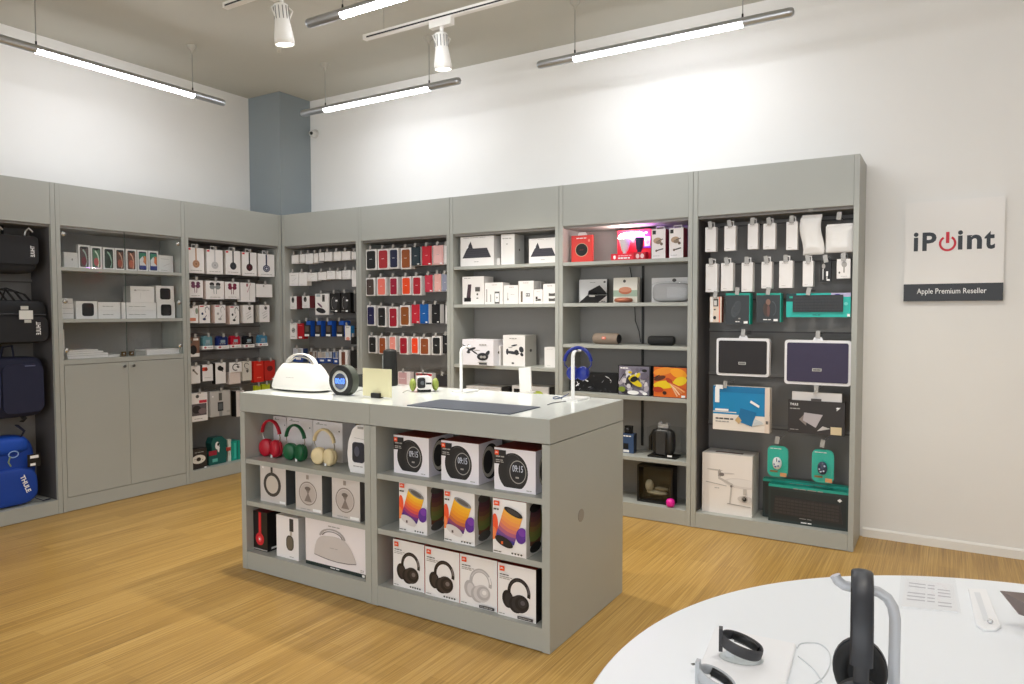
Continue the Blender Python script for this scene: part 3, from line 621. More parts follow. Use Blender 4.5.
def a_orange(F):
    F.rect(.02, .02, .98, .98, mt('#d9681f', .4)); o1 = mt('#f0a01c', .4); o2 = mt('#b23c1a', .4); y = mt('#e9c81e', .4)
    F.ell(.3, .85, .3, .12, mt('#e8902a'), rot=.2).ell(.75, .8, .25, .15, o1, rot=-.3).ell(.35, .42, .34, .13, y, rot=.1).ell(.8, .55, .2, .14, y, rot=.3).ell(.2, .62, .18, .07, mt('#5a2a14'), rot=.3).ell(.48, .55, .12, .07, o2, rot=-.6).ell(.15, .25, .16, .09, o2)
    for k in range(5): F.line(.5, .5, .72+.07*k, .06+.05*k, .045, mt(('#e8b890', '#f2c9a4', '#d98a54', '#f0b070', '#c9502a')[k]))
    F.ell(.35, .15, .06, .06, mt('#3a1c10')).rect(.84, .03, .95, .10, INKW).line(.02, .62, .2, .72, .03, BLACK)
put(SB, 100, 428, 497, 640, .06, 'game_box', 'wide black box speckled with white blots behind the blue headphones', zs=.868, d=.11, base=mt('#131315', .4), art=splat(9, ['#e9e9ec', '#8b8b90', '#3a3a40', '#202024', '#202024', '#202024'], 46, '#151518', .035, .8), cat='box')
put(SB, 432, 652, 450, 650, .06, 'game_box', 'box with a grey and yellow motorbike picture on the fourth shelf', zs=.868, d=.06, base=mt('#17171a', .4), art=a_bike)
put(SB, 672, 905, 458, 672, .06, 'game_box', 'box with an orange and yellow picture at the right of the fourth shelf', zs=.868, d=.045, base=mt('#17100e', .4), art=a_orange)
# fifth shelf
Z = zm(610, 390, 5.262); SB = Slot('B', .08, Z)
l, w, h, _ = SB.span(70, 130, 210, 350, .13); r = thing('camera_pack', 'small blue pack with a black camera on top, partly hidden behind the island', 'package', (l[0], .11, .437), 0)
m = MB().box(-w/2, w/2, 0, .06, 0, h*.72, mt('#3a5278', .45), side=mt('#2c3340')); Face(m, -w/2, w/2, 0, h*.72, 0).rect(.1, .04, .6, .16, INKW).rect(.1, .2, .55, .5, BLACK).words(.1, .8, .85, .06, INKW, 2); m.build('carton', r, bev=.001)
MB().box(-w*.35, w*.25, .01, .045, h*.7205, h, BLACK).lathe([(.016, .0098), (.016, -.004), (.01, -.008)], DARK, 16, (-w*.05, 0, h*.86), 'y').build('camera', r, bev=.003)
l, w, h, _ = SB.span(205, 345, 215, 370, .09); r = thing('action_camera_display', 'clear case with a large black housing and silver latch on the fifth shelf', 'display', (l[0], .07, .437), 0)
MB().box(-w*.5, w*.55, -.01, .12, 0, .012, BLACK).build('base_plate', r, bev=.002)
m = MB(); m.ball((0, .05, h*.50), (w*.42, .045, h*.47), mt('#1a1a1b', .35), 24, 14, .55); m.box(-w*.18, w*.16, -.006, .003, h*.12, h*.9, mt('#3a3a3c', .4)); m.tube([(-w*.47, .03, h*.2), (-w*.47, .03, h*.65), (-w*.3, .03, h*.9)], .012, BLACK, 8); m.build('housing', r)
MB().prism([(-.035, h), (.04, h), (.04, h+.02), (.028, h+.04), (.02, h+.025), (-.015, h+.025), (-.022, h+.04), (-.035, h+.03)], .03, .06, mt('#e6e8ec', .2, .6)).build('latch', r, label='shiny silver latch')
MB().box(-w*.52, w*.72, -.012, .13, .0125, h*1.0, ACRYL).build('clear_case', r)
MB().box(w*.25, w*.42, -.0125, -.0115, .014, .026, INKW).build('price_sticker', r)
# base: framed box with magenta ball
l, w, h, _ = SB.span(150, 335, 415, 608, .10); q = at(2, ZP, *Z(150, 585)); l = (l[0], max(.03, q.y), ZP)
r = thing('shadow_box', 'black framed display box with beige cloth inside on the base shelf', 'display', l, .0)
m = MB(); t = .012
m.box(-w/2, -w/2+t, 0, .10, 0, h, BLACK); m.box(w/2-t, w/2, 0, .10, 0, h, BLACK); m.box(-w/2+t, w/2-t, 0, .10, 0, t, BLACK); m.box(-w/2+t, w/2-t, 0, .10, h-t, h, BLACK); m.build('frame', r, bev=.001)
MB().box(-w/2+t+.0005, w/2-t-.0005, .09, .098, t+.0005, h-t-.0005, mt('#46402f', .7)).build('back_board', r)
MB().ball((-w*.22, .055, h*.42), (w*.12, .03, h*.17), mt('#a39a83', .8), 18, 10).ball((.0, .055, h*.25), (w*.30, .03, h*.07), mt('#8f866f', .8), 18, 10).ball((w*.12, .06, h*.36), (w*.2, .025, h*.06), mt('#7a715c', .8), 18, 10).build('beige_cloth', r)
MB().box(-w/2+t+.0005, w/2-t-.0005, .008, .010, t+.0005, h-t-.0005, ACRYL).build('front_pane', r)
q = at(1, l[1]-.035, *Z(318, 576)); tag(MB().lathe([(.008, -.030), (.024, -.024), (.030, -.01), (.030, .01), (.024, .024), (.008, .030)], mt('#e81a9c', .35), 24).build('magenta_ball', None, (q.x, l[1]-.035, ZP+.0305)), 'bright magenta ball in front of the black framed display box', 'ball')

# ================================================================== shelving unit of white boxes (B3)
Z = zm(450, 220, 7.6); SB = Slot('B', .05, Z)
KBD = mt('#3b3a42', .5)
def a_keyb(F):
    F.poly([(.06, .28), (.92, .28), (.80, .60), (.20, .60)], KBD).poly([(.20, .60), (.38, .60), (.31, .84)], KBD).poly([(.17, .62), (.21, .60), (.25, .66), (.22, .70)], INKW)
    for k in range(4): F.line(.13+k*.03, .34+k*.065, .88-k*.025, .34+k*.065, .008, mt('#55545e'))
    F.words(.42, .56, .14, .02, INKL, 1).words(.1, .8, .95, .012, INKL, 2)
put(SB, 80, 333, 118, 345, .10, 'keyboard_box', 'white box with a dark tablet keyboard picture at the left of the top shelf', zs=1.835, art=a_keyb)
put(SB, 600, 840, 138, 328, .10, 'keyboard_box', 'white box with a dark tablet keyboard picture beside the right end panel', zs=1.835, art=a_keyb)
put(SB, 336, 380, 292, 340, .08, 'accessory_box', 'tiny white box lying beside the big keyboard box on the top shelf', zs=1.835, d=.10, art=a_plain)
def a_tall(F): F.words(.1, .8, .85, .025, INKL, 2).ell(.45, .68, .06, .02, INKL)
def s_tall(F): F.ell(.5, .5, .06, .04, INK)
put(SB, 388, 490, 103, 338, .15, 'accessory_box', 'tall plain white box between the two keyboard boxes', zs=1.835, side=mt('#c9cac8'), art=a_tall, sideart=s_tall)
def a_stylus(F): F.poly([(.18, .18), (.38, .22), (.42, .72), (.26, .72)], mt('#46343c')).rect(.08, .10, .40, .24, BLACK).rect(.6, .46, .82, .62, INK).ell(.7, .36, .04, .04, INK).ell(.7, .22, .05, .02, INK).words(.08, .4, .93, .02, INKL, 1)
def a_phonepic(F): F.rect(.08, .1, .14, .7, INKL).rect(.3, .1, .36, .45, INKL).rect(.55, .02, .82, .58, INK).rect(.58, .1, .79, .5, INKW).ell(.68, .3, .05, .05, INKL).words(.4, .7, .88, .02, INKL, 1)
def a_faint(F): F.line(.28, .2, .3, .6, .03, INKL).ell(.3, .25, .06, .06, INKL).words(.4, .75, .88, .03, INKL, 2).words(.5, .8, .5, .02, INKL, 1)
def a_clock(F): F.rect(.16, .08, .28, .55, mt('#6d5f50')).rect(.5, .32, .76, .46, INK).rect(.54, .36, .6, .43, INKW).rect(.66, .36, .72, .43, INKW).words(.3, .7, .9, .02, INKL, 2)
def a_adapter(F): F.rect(.2, .3, .42, .5, BLACK).rect(.2, .18, .42, .28, INK).rect(.44, .2, .8, .34, INK).words(.3, .7, .85, .02, INKL, 1)
def a_bands(F): F.rect(.42, .38, .88, .54, INK).rect(.42, .12, .88, .28, INK).ell(.65, .55, .22, .04, CARD).ell(.65, .29, .22, .04, CARD).words(.3, .7, .88, .03, INKL, 1)
put(SB, 95, 258, 430, 640, .14, 'accessory_box', 'white box with a dark stylus picture, leftmost on the second shelf', zs=1.528, art=a_stylus)
put(SB, 264, 402, 476, 640, .10, 'accessory_box', 'white box with a phone picture on the second shelf', zs=1.528, d=.035, art=a_phonepic)
put(SB, 408, 515, 496, 636, .10, 'accessory_box', 'low white box with faint grey print on the second shelf', zs=1.528, d=.03, art=a_faint)
put(SB, 520, 635, 463, 636, .12, 'accessory_box', 'white box with a small clock picture on the second shelf', zs=1.528, art=a_clock)
put(SB, 638, 704, 528, 636, .08, 'accessory_box', 'small white box with a black adapter picture on the second shelf', zs=1.528, d=.03, art=a_adapter)
put(SB, 708, 830, 485, 636, .10, 'accessory_box', 'white box with two dark bands pictured, at the right of the second shelf', zs=1.528, d=.03, art=a_bands)
put(SB, 655, 692, 468, 520, .05, 'accessory_box', 'white box peeping out behind the adapter box', zs=1.528, d=.16, art=a_plain)
Z = zm(450, 310, 7.6); SB = Slot('B', .05, Z)
DR = mt('#34363c', .5)
def a_dron(F):
    F.ell(.14, .68, .16, .03, DR, rot=-.5).ell(.3, .62, .14, .05, DR, rot=.3).ell(.4, .5, .12, .03, DR, rot=-.5).ell(.2, .5, .06, .05, DR).ell(.48, .58, .1, .015, INKL).ell(.22, .76, .05, .04, INK)
    F.ell(.66, .34, .18, .15, mt('#22242a')).ell(.62, .33, .05, .05, INKL).ell(.72, .33, .05, .05, INKL).ell(.82, .48, .09, .07, DR, rot=.8).ell(.66, .12, .16, .03, INKL).rect(.55, .04, .8, .10, DR).words(.56, .8, .78, .05, INKL, 2)
def s_dot(F): F.ell(.5, .5, .1, .05, INK)
def a_dron2(F):
    F.ell(.45, .43, .30, .05, DR, rot=-.1).ell(.2, .46, .06, .1, DR).ell(.62, .44, .10, .09, mt('#2c2e33'), rot=.4).ell(.84, .54, .10, .10, DR, rot=.5).ell(.86, .38, .08, .05, DR, rot=-.7).ell(.52, .67, .14, .025, DR, rot=.2).ell(.35, .60, .1, .015, INKL).ell(.46, .09, .06, .03, INK).words(.3, .65, .88, .03, INKL, 2)
put(SB, 95, 330, 225, 418, .16, 'toy_drone_box', 'white box with two dark toy drone pictures on the third shelf', zs=1.04, ub=(95, 415), base=mt('#eceaf0'), art=a_dron, sideart=s_dot)
put(SB, 403, 570, 192, 425, .18, 'toy_drone_box', 'upright white box with one dark drone picture on the third shelf', zs=1.04, ub=(403, 422), art=a_dron2, sideart=s_dot, side=mt('#c9c7c0'))
put(SB, 368, 384, 275, 417, .10, 'booklet_box', 'narrow white box standing between the two drone boxes', zs=1.04, d=.07, art=a_plain)
put(SB, 718, 812, 284, 436, .08, 'accessory_box', 'plain white box at the right of the third shelf beside the end panel', zs=1.04, ub=(718, 434), art=a_plain)
# lower shelf, only its top edge shows over the counter
put(SB, 125, 388, 582, 650, .18, 'flat_box', 'pale flat box just showing above the counter on the fourth shelf', zs=.70, d=.10, art=a_plain)
put(SB, 392, 448, 588, 660, .10, 'black_box', 'black box top showing above the counter between two white boxes', zs=.70, d=.09, base=BLACK)
def a_toy(F): F.rect(.05, .62, .25, .86, BLACK).ell(.72, .7, .13, .12, mt('#b9cc4a')).ell(.35, .72, .07, .06, INK).rect(.45, .7, .55, .86, INK)
put(SB, 472, 750, 580, 660, .15, 'toy_box', 'white box with black and lime print showing above the counter', zs=.70, d=.10, art=a_toy)
put(SB, 756, 806, 590, 660, .10, 'black_box', 'black box top beside the end panel, showing above the counter', zs=.70, d=.09, base=BLACK)

# ================================================================== phone cases (B2)
def case_pack(root, slot, q, col, label, clear=False, dep=.055, tilt=0):
    loc, w, h, rz = slot.span(*q); r = thing('phone_case_pack', label, 'phone case', loc, rz, 'phone cases on the slatwall')
    base = CARD
    m = MB().box(-w/2, w/2, 0, dep, 0, h, base, side=mt('#e4e1df', .4))
    if clear: m.box(-w/2, w/2, -.0012, -.0004, 0, h, mt(col, .35))
    m.build('carton', r, bev=.001)
    c = MB(); b_ = w*.13; cw = w-2*b_*.9; chh = h*.86
    c.prism(rrect(cw, chh, cw*.17, z=h*.49), -.0055, -.0014, mt(col, .5))
    F = Face(c, -cw/2, cw/2, h*.06, h*.92, -.0055); F.words(.34, .66, .52, .022, INKW if col not in ('#e8b7b4',) else INKL, 1)
    c.build('phone_case', r)
    if clear: MB().box(w*.18, w*.40, -.0065, -.0058, h*.04, h*.10, INKW).build('price_sticker', r)
    loop_tab(r, h, dep*.4, .02, ACRYL)
    lx = loc[0]-root.location.x; hook(root, lx+.004, loc[2]+h+.008, slot.d-.008, random.uniform(.15, .5))
    return r
Z = zm(358, 230, 9.77); SB = Slot('B', .05, Z)
case_rows = [
 (Z, 'top row', [((78, 182, 190, 390), '#17181c', 'black', 0), ((195, 300, 185, 385), '#a8262f', 'brick red', 0), ((307, 395, 178, 377), '#1a2040', 'navy', 0), ((420, 518, 175, 382), '#8e4a1e', 'tan brown', 0),
   ((522, 612, 165, 348), '#1f3038', 'slate', 1), ((627, 722, 158, 345), '#c01c30', 'bright red', 1), ((735, 835, 150, 340), '#e8b7b4', 'pale pink', 1), ((842, 890, 150, 335), '#e6e1df', 'white', 1)]),
 (Z, 'second row', [((78, 165, 468, 645), '#4a3a36', 'dark brown', 0), ((188, 275, 462, 642), '#f0786a', 'salmon', 0), ((310, 388, 460, 640), '#9c0f33', 'crimson', 0), ((428, 518, 455, 636), '#ee4a18', 'orange', 0),
   ((533, 620, 450, 638), '#b01a2c', 'red', 0), ((655, 730, 440, 606), '#c8354c', 'rose', 1), ((748, 812, 430, 602), '#e9b3ac', 'light pink', 1), ((822, 885, 432, 600), '#8f92a8', 'grey blue', 1)])]
Z2 = zm(358, 290, 9.77)
case_rows += [(Z2, 'third row', [((88, 168, 150, 350), '#1e1c4a', 'navy', 0), ((192, 275, 158, 362), '#1a1a1c', 'black', 0), ((303, 388, 165, 368), '#a3142c', 'dark red', 0), ((412, 508, 150, 352), '#8f501f', 'tan', 0),
   ((525, 603, 142, 326), '#c22338', 'cherry red', 1), ((606, 690, 138, 328), '#0d5aa6', 'blue', 1), ((722, 802, 140, 325), '#141417', 'black', 1), ((856, 900, 150, 330), '#dedbd9', 'white', 1)]),
 (Z2, 'fourth row', [((103, 183, 447, 618), '#1b1b1b', 'black', 0), ((205, 275, 455, 627), '#93481f', 'tan', 0), ((306, 372, 448, 605), '#ef9488', 'pink', 0), ((405, 488, 455, 630), '#a11228', 'dark red', 0),
   ((522, 592, 458, 627), '#f2451a', 'orange', 0), ((606, 698, 462, 635), '#8f4a22', 'chestnut', 0), ((725, 810, 452, 635), '#17181a', 'black', 0), ((828, 900, 440, 620), '#1b1b1d', 'black', 1)])]
for Zr, rn, items in case_rows:
    s = Slot('B', .05, Zr); names = [i[2] for i in items]
    for k, (q, col, nm, cl) in enumerate(items):
        if k == 0: where = 'leftmost, beside %s' % names[1]
        elif k == len(items)-1: where = 'rightmost, beside %s' % names[k-1]
        else: where = 'between %s and %s' % (names[k-1], names[k+1])
        case_pack(B2, s, q, col, '%s phone case, %s of the case wall, %s' % (nm, rn, where), cl)
Z = zm(358, 340, 10.78); SB = Slot('B', .05, Z)
def a_pinkp(F): F.rect(.05, .1, .72, .95, mt('#c9a0a4')).words(.1, .6, .5, .03, INKW, 2)
hang(B2, SB, 432, 562, 345, 490, .05, 'accessory_pack', 'dusty pink pack low on the case wall behind the toy robot', base=mt('#e6d9d9'), art=a_pinkp, cat='package')
def a_redp(F): F.rect(.03, .80, .98, .97, mt('#b3142a')).rect(.1, .85, .3, .93, INK).rect(.4, .85, .7, .93, INK)
hang(B2, SB, 622, 800, 358, 500, .05, 'accessory_pack', 'white and red pack low on the case wall, above the toy robot', art=a_redp, cat='package')
hang(B2, SB, 852, 985, 378, 500, .05, 'accessory_pack', 'dark grey pack at the low right end of the case wall', base=mt('#2c2b2e'), cat='package')

# ================================================================== accessory packs beside the column (B1)
Z = zm(280, 235, 9.78); SB = Slot('B', .06, Z)
ordn = ['first', 'second', 'third', 'fourth', 'fifth', 'sixth', 'seventh', 'eighth', 'ninth']
for k, q in enumerate([(114, 180, 196, 280), (198, 244, 188, 275), (250, 320, 182, 282), (330, 372, 180, 272), (382, 432, 172, 255), (440, 506, 168, 256), (528, 596, 163, 250), (608, 686, 160, 246), (704, 760, 165, 238)]):
    hang(B1, SB, *q, .07, 'accessory_pack', 'small white accessory pack, %s from the column in the top row' % ordn[k], art=a_plain, cat='package', group='white packs beside the column')
for k, q in enumerate([(90, 180, 370, 497), (186, 262, 366, 496), (266, 360, 370, 452), (374, 452, 362, 440), (460, 540, 352, 432), (552, 600, 354, 432), (612, 688, 346, 432), (703, 760, 345, 505)]):
    hang(B1, SB, *q, .06, 'accessory_pack', 'white accessory pack, %s from the column in the second row' % ordn[k], art=a_plain if k % 2 else a_lines, cat='package', group='white packs beside the column')
put_ = None
Z = zm(280, 285, 9.78); SB = Slot('B', .06, Z)
MAR = mt('#6b2a30', .5)
def a_dot(F): F.ell(.42, .72, .20, .22, BLACK).ell(.45, .6, .12, .1, INK).words(.2, .7, .15, .03, INKL, 2)
hang(B1, SB, 86, 168, 112, 238, .07, 'earphone_pack', 'white pack with a black dot and maroon sides, beside the column, third row', side=MAR, art=a_dot, rot=-.12, cat='package')
hang(B1, SB, 210, 296, 108, 226, .07, 'earphone_pack', 'white pack with a black dot and maroon sides, left of the charger pack', side=MAR, art=a_dot, rot=-.12, cat='package')
def a_charger(F): F.rect(.52, .62, .72, .95, INK).rect(.56, .7, .68, .85, BLACK).ell(.42, .2, .36, .12, DARK, rot=-.2).ell(.35, .46, .22, .05, mt('#6b4a63'), rot=-.6).rect(.1, .86, .4, .97, mt('#a9b6b9'))
hang(B1, SB, 345, 476, 86, 292, .06, 'charger_pack', 'large white pack with a dark charger picture in the third row', art=a_charger, cat='package')
def a_dark(F): F.ell(.5, .5, .22, .30, mt('#3c3c3e')).arc(.35, .5, .18, .32, .15, INKL, 1.6, 4.6).rect(.5, .06, .72, .14, INKW).rect(.55, .58, .75, .66, INKW).words(.1, .4, .1, .03, INKL, 1)
hang(B1, SB, 488, 588, 80, 275, .06, 'cable_pack', 'black pack with grey cable picture, beside the white charger pack', base=BLACK, art=a_dark, cat='package')
hang(B1, SB, 594, 690, 76, 275, .06, 'cable_pack', 'black pack with grey cable picture, second from the charger pack', base=BLACK, art=a_dark, cat='package')
hang(B1, SB, 722, 762, 80, 262, .05, 'cable_pack', 'thin grey pack at the right end of the third row near the phone cases', base=mt('#4b4a49'), cat='package')
def a_grey(F): F.ell(.5, .55, .28, .16, INKL).line(.3, .5, .75, .6, .05, INK).words(.1, .9, .92, .03, INKL, 2).words(.2, .8, .15, .03, INKL, 2)
hang(B1, SB, 88, 162, 372, 530, .06, 'accessory_pack', 'white pack with grey picture beside the red pack, fourth row', art=a_grey, cat='package')
def a_r(F): F.rect(.2, .05, .7, .15, INKW).words(.2, .8, .85, .04, mt('#e07a7a'), 2)
hang(B1, SB, 170, 234, 376, 528, .05, 'accessory_pack', 'red pack between the white pack and the blue packs, fourth row', base=mt('#b01622', .45), art=a_r, cat='package')
BLU = mt('#1e55b4', .4)
def a_blue(F): F.rect(0, .16, .82, .74, mt('#262322')).rect(.12, .3, .7, .66, mt('#5c5048')).rect(.05, .02, .75, .15, INKW).rect(.35, .74, 1, 1, BLU)
for k, q in enumerate([(238, 300, 352, 505), (342, 402, 352, 505), (446, 508, 352, 505), (552, 626, 352, 505)]):
    hang(B1, SB, *q, .085, 'card_reader_pack', 'black and blue pack in the fourth row, %s of four from the red pack' % ordn[k], base=mt('#1b1b1d'), side=BLU, top=BLU, art=a_blue, cat='package', group='blue edged packs in the fourth row')
def a_pk(F): F.ell(.5, .1, .35, .12, mt('#e89a8a')).words(.2, .8, .85, .05, INKL, 2)
hang(B1, SB, 636, 690, 400, 540, .05, 'accessory_pack', 'white pack with pinkish foot, right of the blue packs, fourth row', art=a_pk, side=mt('#2f86c4'), top=mt('#2f86c4'), cat='package')
hang(B1, SB, 694, 752, 505, 580, .05, 'accessory_pack', 'small black pack hanging low at the right end of the fourth row', base=BLACK, cat='package')
Z = zm(280, 340, 11.4); SB = Slot('B', .06, Z)
def a_lowblue(c):
    cm = mt(c)
    def f(F): F.rect(.05, .5, .95, .98, cm).rect(.5, .5, .8, .95, INKL).rect(0, 0, 1, .45, mt('#15438f')).rect(.3, .15, .8, .3, INKW)
    return f
for k, (q, c, l) in enumerate([((150, 262, 95, 250), '#b9bfc6', 'blue and white pack behind the arch of the white speaker handle'), ((332, 418, 130, 272), '#6d564a', 'blue and brown pack right of the white speaker handle, fifth row'),
     ((428, 522, 138, 262), '#b7ab9f', 'blue pack with beige picture in the middle of the fifth row'), ((526, 590, 136, 262), '#a9b6c8', 'blue and pale pack beside the beige picture pack, fifth row'), ((604, 664, 135, 275), '#3c5a94', 'dark blue pack beside the white pack with a brown stripe')]):
    hang(B1, SB, *q, .06, 'cable_pack', l, base=mt('#e0dfe0'), side=mt('#28406e'), art=a_lowblue(c), cat='package')
def a_brown(F): F.rect(.28, .05, .72, .88, mt('#6b3a2a')).rect(.38, .9, .62, .96, INKL)
hang(B1, SB, 674, 770, 115, 300, .05, 'case_pack', 'white pack with a tall brown stripe in the fifth row', art=a_brown, cat='package')
hang(B1, SB, 802, 880, 115, 320, .05, 'case_pack', 'black pack at the right end of the fifth row', base=BLACK, cat='package')

# ================================================================== headphone boxes (L3)
Z = zm(183, 235, 9.77); SL = Slot('L', .04, Z)
for q, c, c2, nm in (((48, 205, 125, 372), '#b98d6e', '#8d6a50', 'rose gold'), ((232, 388, 145, 382), '#c9c8c8', '#a5a4a4', 'silver white'), ((418, 560, 155, 388), '#262a30', '#3a3f48', 'charcoal'),
                     ((578, 718, 170, 400), '#16161a', '#7c1c26', 'black'), ((735, 893, 188, 408), '#23294e', '#d0d2da', 'dark blue')):
    hang(L3, SL, *q, .07, 'headphone_box', 'white box with a %s headphone picture, top row left of the column' % nm, art=a_side_headphone(c, c2, nm != 'dark blue'), side=mt('#d9d3cf'), tab=True)
for q, c, l in (((50, 195, 442, 612), '#6f3b58', 'white pack with purple and white earphones, below the rose gold headphone box'), ((224, 400, 450, 628), '#8c9090', 'white pack with black earphones, second row left of the column'),
                ((412, 550, 460, 626), '#7a2440', 'white pack with maroon earphones, second row left of the column')):
    hang(L3, SL, *q, .05, 'earphone_pack', l, art=a_buds(c, '#2c2b2e' if '8c' in c else c), side=mt('#e2d2cb'), cat='package')
hang(L3, SL, 564, 705, 468, 654, .05, 'earphone_pack', 'white pack with faint pink lines, below the black headphone box', art=lambda F: F.line(.45, .5, .7, .98, .04, mt('#c9a0a8')).line(.6, .1, .62, .9, .02, INKL).rect(.38, .8, .5, .95, mt('#b06a72')), cat='package')
hang(L3, SL, 717, 872, 482, 608, .04, 'earphone_pack', 'plain white pack at the end of the second row beside the column', art=lambda F: F.ell(.45, .85, .05, .08, INKL), cat='package')
Z = zm(183, 295, 9.77); SL = Slot('L', .04, Z)
hang(L3, SL, 52, 148, 107, 275, .05, 'earphone_pack', 'white pack with an orange foot at the left of the third row', art=lambda F: F.poly([(.05, .8), (.35, .9), (.75, .3), (.2, .25)], INKW).rect(.05, .12, .75, .30, mt('#d9896e')).ell(.85, .7, .14, .18, mt('#8a9a86')).ell(.25, .93, .2, .08, INK), cat='package')
for q, c, l in (((160, 264, 100, 275), '#22345e', 'white pack with dark blue earbuds in the third row'), ((312, 416, 98, 275), '#a8a6a4', 'white pack with pale grey earbuds in the third row'), ((458, 548, 107, 286), '#26262a', 'white pack with black earbuds in the third row')):
    hang(L3, SL, *q, .06, 'earbud_pack', l, art=a_loopbuds(c), side=mt('#e6cfc5'), cat='package')
def a_diag(F):
    F.ell(.62, .82, .14, .1, INK)
    for k in range(3): F.line(.25+.05*k, .5-.14*k, .72+.03*k, .66-.14*k, .02, INKL if k < 2 else INK)
hang(L3, SL, 590, 688, 100, 275, .05, 'stylus_pack', 'white pack with slanting grey lines in the third row', art=a_diag, cat='package')
hang(L3, SL, 748, 845, 98, 266, .06, 'stylus_pack', 'white pack with slanting lines at the end of the third row', art=a_diag, side=mt('#d6d2c9'), cat='package')
def smallbox(q, c, label):
    loc, w, h, rz = SL.span(*q); r = thing('lens_pack', label, 'package', loc, rz, 'small packs in the fourth row')
    m = MB().box(-w/2, w/2, -.004, .04, 0, h*.26, WHITE); Face(m, -w/2, w/2, 0, h*.26, -.004).ell(.25, .5, .12, .3, mt('#c2606a')).words(.45, .9, .4, .2, INKL, 2); m.build('white_base', r, label='white strip with red mark')
    m = MB().prism([(-w*.42, h*.262), (w*.42, h*.262), (w*.42, h*.86), (w*.28, h), (-w*.28, h), (-w*.42, h*.86)], 0, .04, mt(c, .3)); Face(m, -w*.42, w*.42, h*.262, h, 0).rect(.3, .3, .75, .6, mt('#8fa3ad')).words(.2, .8, .15, .08, INKL, 2); m.build('tinted_box', r)
    hook(L3, loc[1]-L3.location.y, loc[2]+h+.004, SL.d-.006, random.uniform(-.2, .2))
for q, c, n in (((188, 294, 402, 530), '#5d8a94', 'teal grey'), ((328, 446, 404, 526), '#1a2b66', 'navy blue'), ((460, 566, 400, 516), '#b3142e', 'red'), ((592, 696, 398, 512), '#15181c', 'black'), ((733, 828, 392, 497), '#3f7fa0', 'sky blue')):
    smallbox(q, c, 'small %s pack with a white foot strip in the fourth row' % n)
hang(L3, SL, 62, 160, 415, 605, .05, 'speaker_pack', 'brown pack with a round black speaker at the left of the fourth row', base=mt('#7a5a4a'), art=lambda F: F.rect(0, 0, 1, .18, CARD).ell(.38, .36, .36, .24, BLACK).rect(.4, .84, .9, .95, CARD).rect(.02, .7, .3, .85, INK), cat='package')
Z = zm(183, 355, 9.775); SL = Slot('L', .04, Z)
hang(L3, SL, 68, 168, 108, 280, .04, 'cable_pack', 'white pack with a slanting pen picture at the left of the fifth row', art=lambda F: F.line(.3, .78, .75, .5, .09, mt('#8d837a')).rect(.25, .7, .45, .82, INK), cat='package')
hang(L3, SL, 190, 292, 95, 255, .04, 'cable_pack', 'white pack with an orange red picture in the fifth row', art=lambda F: F.rect(0, .62, .45, .85, mt('#d9472e')).ell(.35, .72, .16, .1, mt('#8a2e22')).words(.2, .8, .2, .02, INKL, 2), side=mt('#4a4a4a'), cat='package')
hang(L3, SL, 317, 418, 77, 280, .05, 'plug_pack', 'white pack with a black plug picture in the fifth row', art=lambda F: F.ell(.5, .72, .3, .11, BLACK, rot=-.2).rect(.3, .74, .55, .86, BLACK).line(.45, .68, .72, .58, .05, BLACK), side=BLACK, cat='package')
hang(L3, SL, 455, 562, 165, 282, .05, 'plug_pack', 'pinkish white pack under the tilted headset pack, fifth row', base=mt('#e3d5cd'), art=a_plain, nohook=True, cat='package')
Sx = Slot('L', .03, Z)
hang(L3, Sx, 455, 575, 72, 168, .006, 'headset_card', 'tilted white card with a black loop headset in the fifth row', art=lambda F: F.arc(.5, .5, .28, .36, .25, BLACK, .6, 5.2).ell(.7, .5, .1, .1, INK).line(.55, .5, .8, .8, .05, INK), cat='package')
hang(L3, SL, 582, 670, 62, 250, .05, 'cable_pack', 'grey white pack with a curled cable, beside the red packs', base=mt('#dcd6cb'), art=lambda F: F.arc(.45, .78, .28, .14, .25, INK, .3, 4.2).arc(.45, .52, .22, .13, .25, mt('#6b6258'), -1.2, 2.2).ell(.5, .5, .1, .08, INK), cat='package')
hang(L3, SL, 692, 788, 60, 266, .04, 'accessory_pack', 'plain bright red pack in the fifth row', base=mt('#d92b1c', .45), art=lambda F: F.words(.3, .8, .8, .05, mt('#f08a70'), 2).words(.3, .75, .2, .04, mt('#f08a70'), 2), cat='package')
hang(L3, SL, 798, 900, 55, 248, .04, 'accessory_pack', 'darker red pack with a dark picture beside the column', base=mt('#c32a20', .45), art=lambda F: F.ell(.5, .6, .28, .14, mt('#6b1a18')).rect(.7, .03, .9, .1, INKW), cat='package')
def a_photo(F): F.rect(.06, .2, .94, .62, mt('#5c5558')).ell(.35, .42, .25, .14, mt('#2a2528')).ell(.7, .35, .25, .1, mt('#7b6a6c')).rect(.5, .64, .95, .74, mt('#c8344a')).ell(.4, .88, .1, .06, INK).words(.2, .7, .08, .02, INKL, 2)
hang(L3, SL, 74, 240, 372, 648, .05, 'screen_film_pack', 'white pack with a dark photo and red bar in the lowest hanging row', art=a_photo, cat='package')
def a_watch(F): F.rect(.42, .62, .58, .92, INK).rect(.36, .2, .64, .56, mt('#2c2f31')).rect(.4, .26, .6, .5, mt('#565b5e')).rect(.42, .0, .58, .2, mt('#8d8f8e')).ell(.12, .8, .03, .03, CARD).rect(.8, .12, .97, .2, INKL)
hang(L3, SL, 268, 462, 352, 597, .06, 'watch_pack', 'grey pack with a dark watch picture in the lowest hanging row', base=mt('#b9b6b2', .4), art=a_watch, cat='package')
hang(L3, SL, 520, 600, 350, 600, .07, 'case_pack', 'white pack with a black side, half hidden behind the island counter', base=mt('#d9d2cf'), side=BLACK, cat='package')
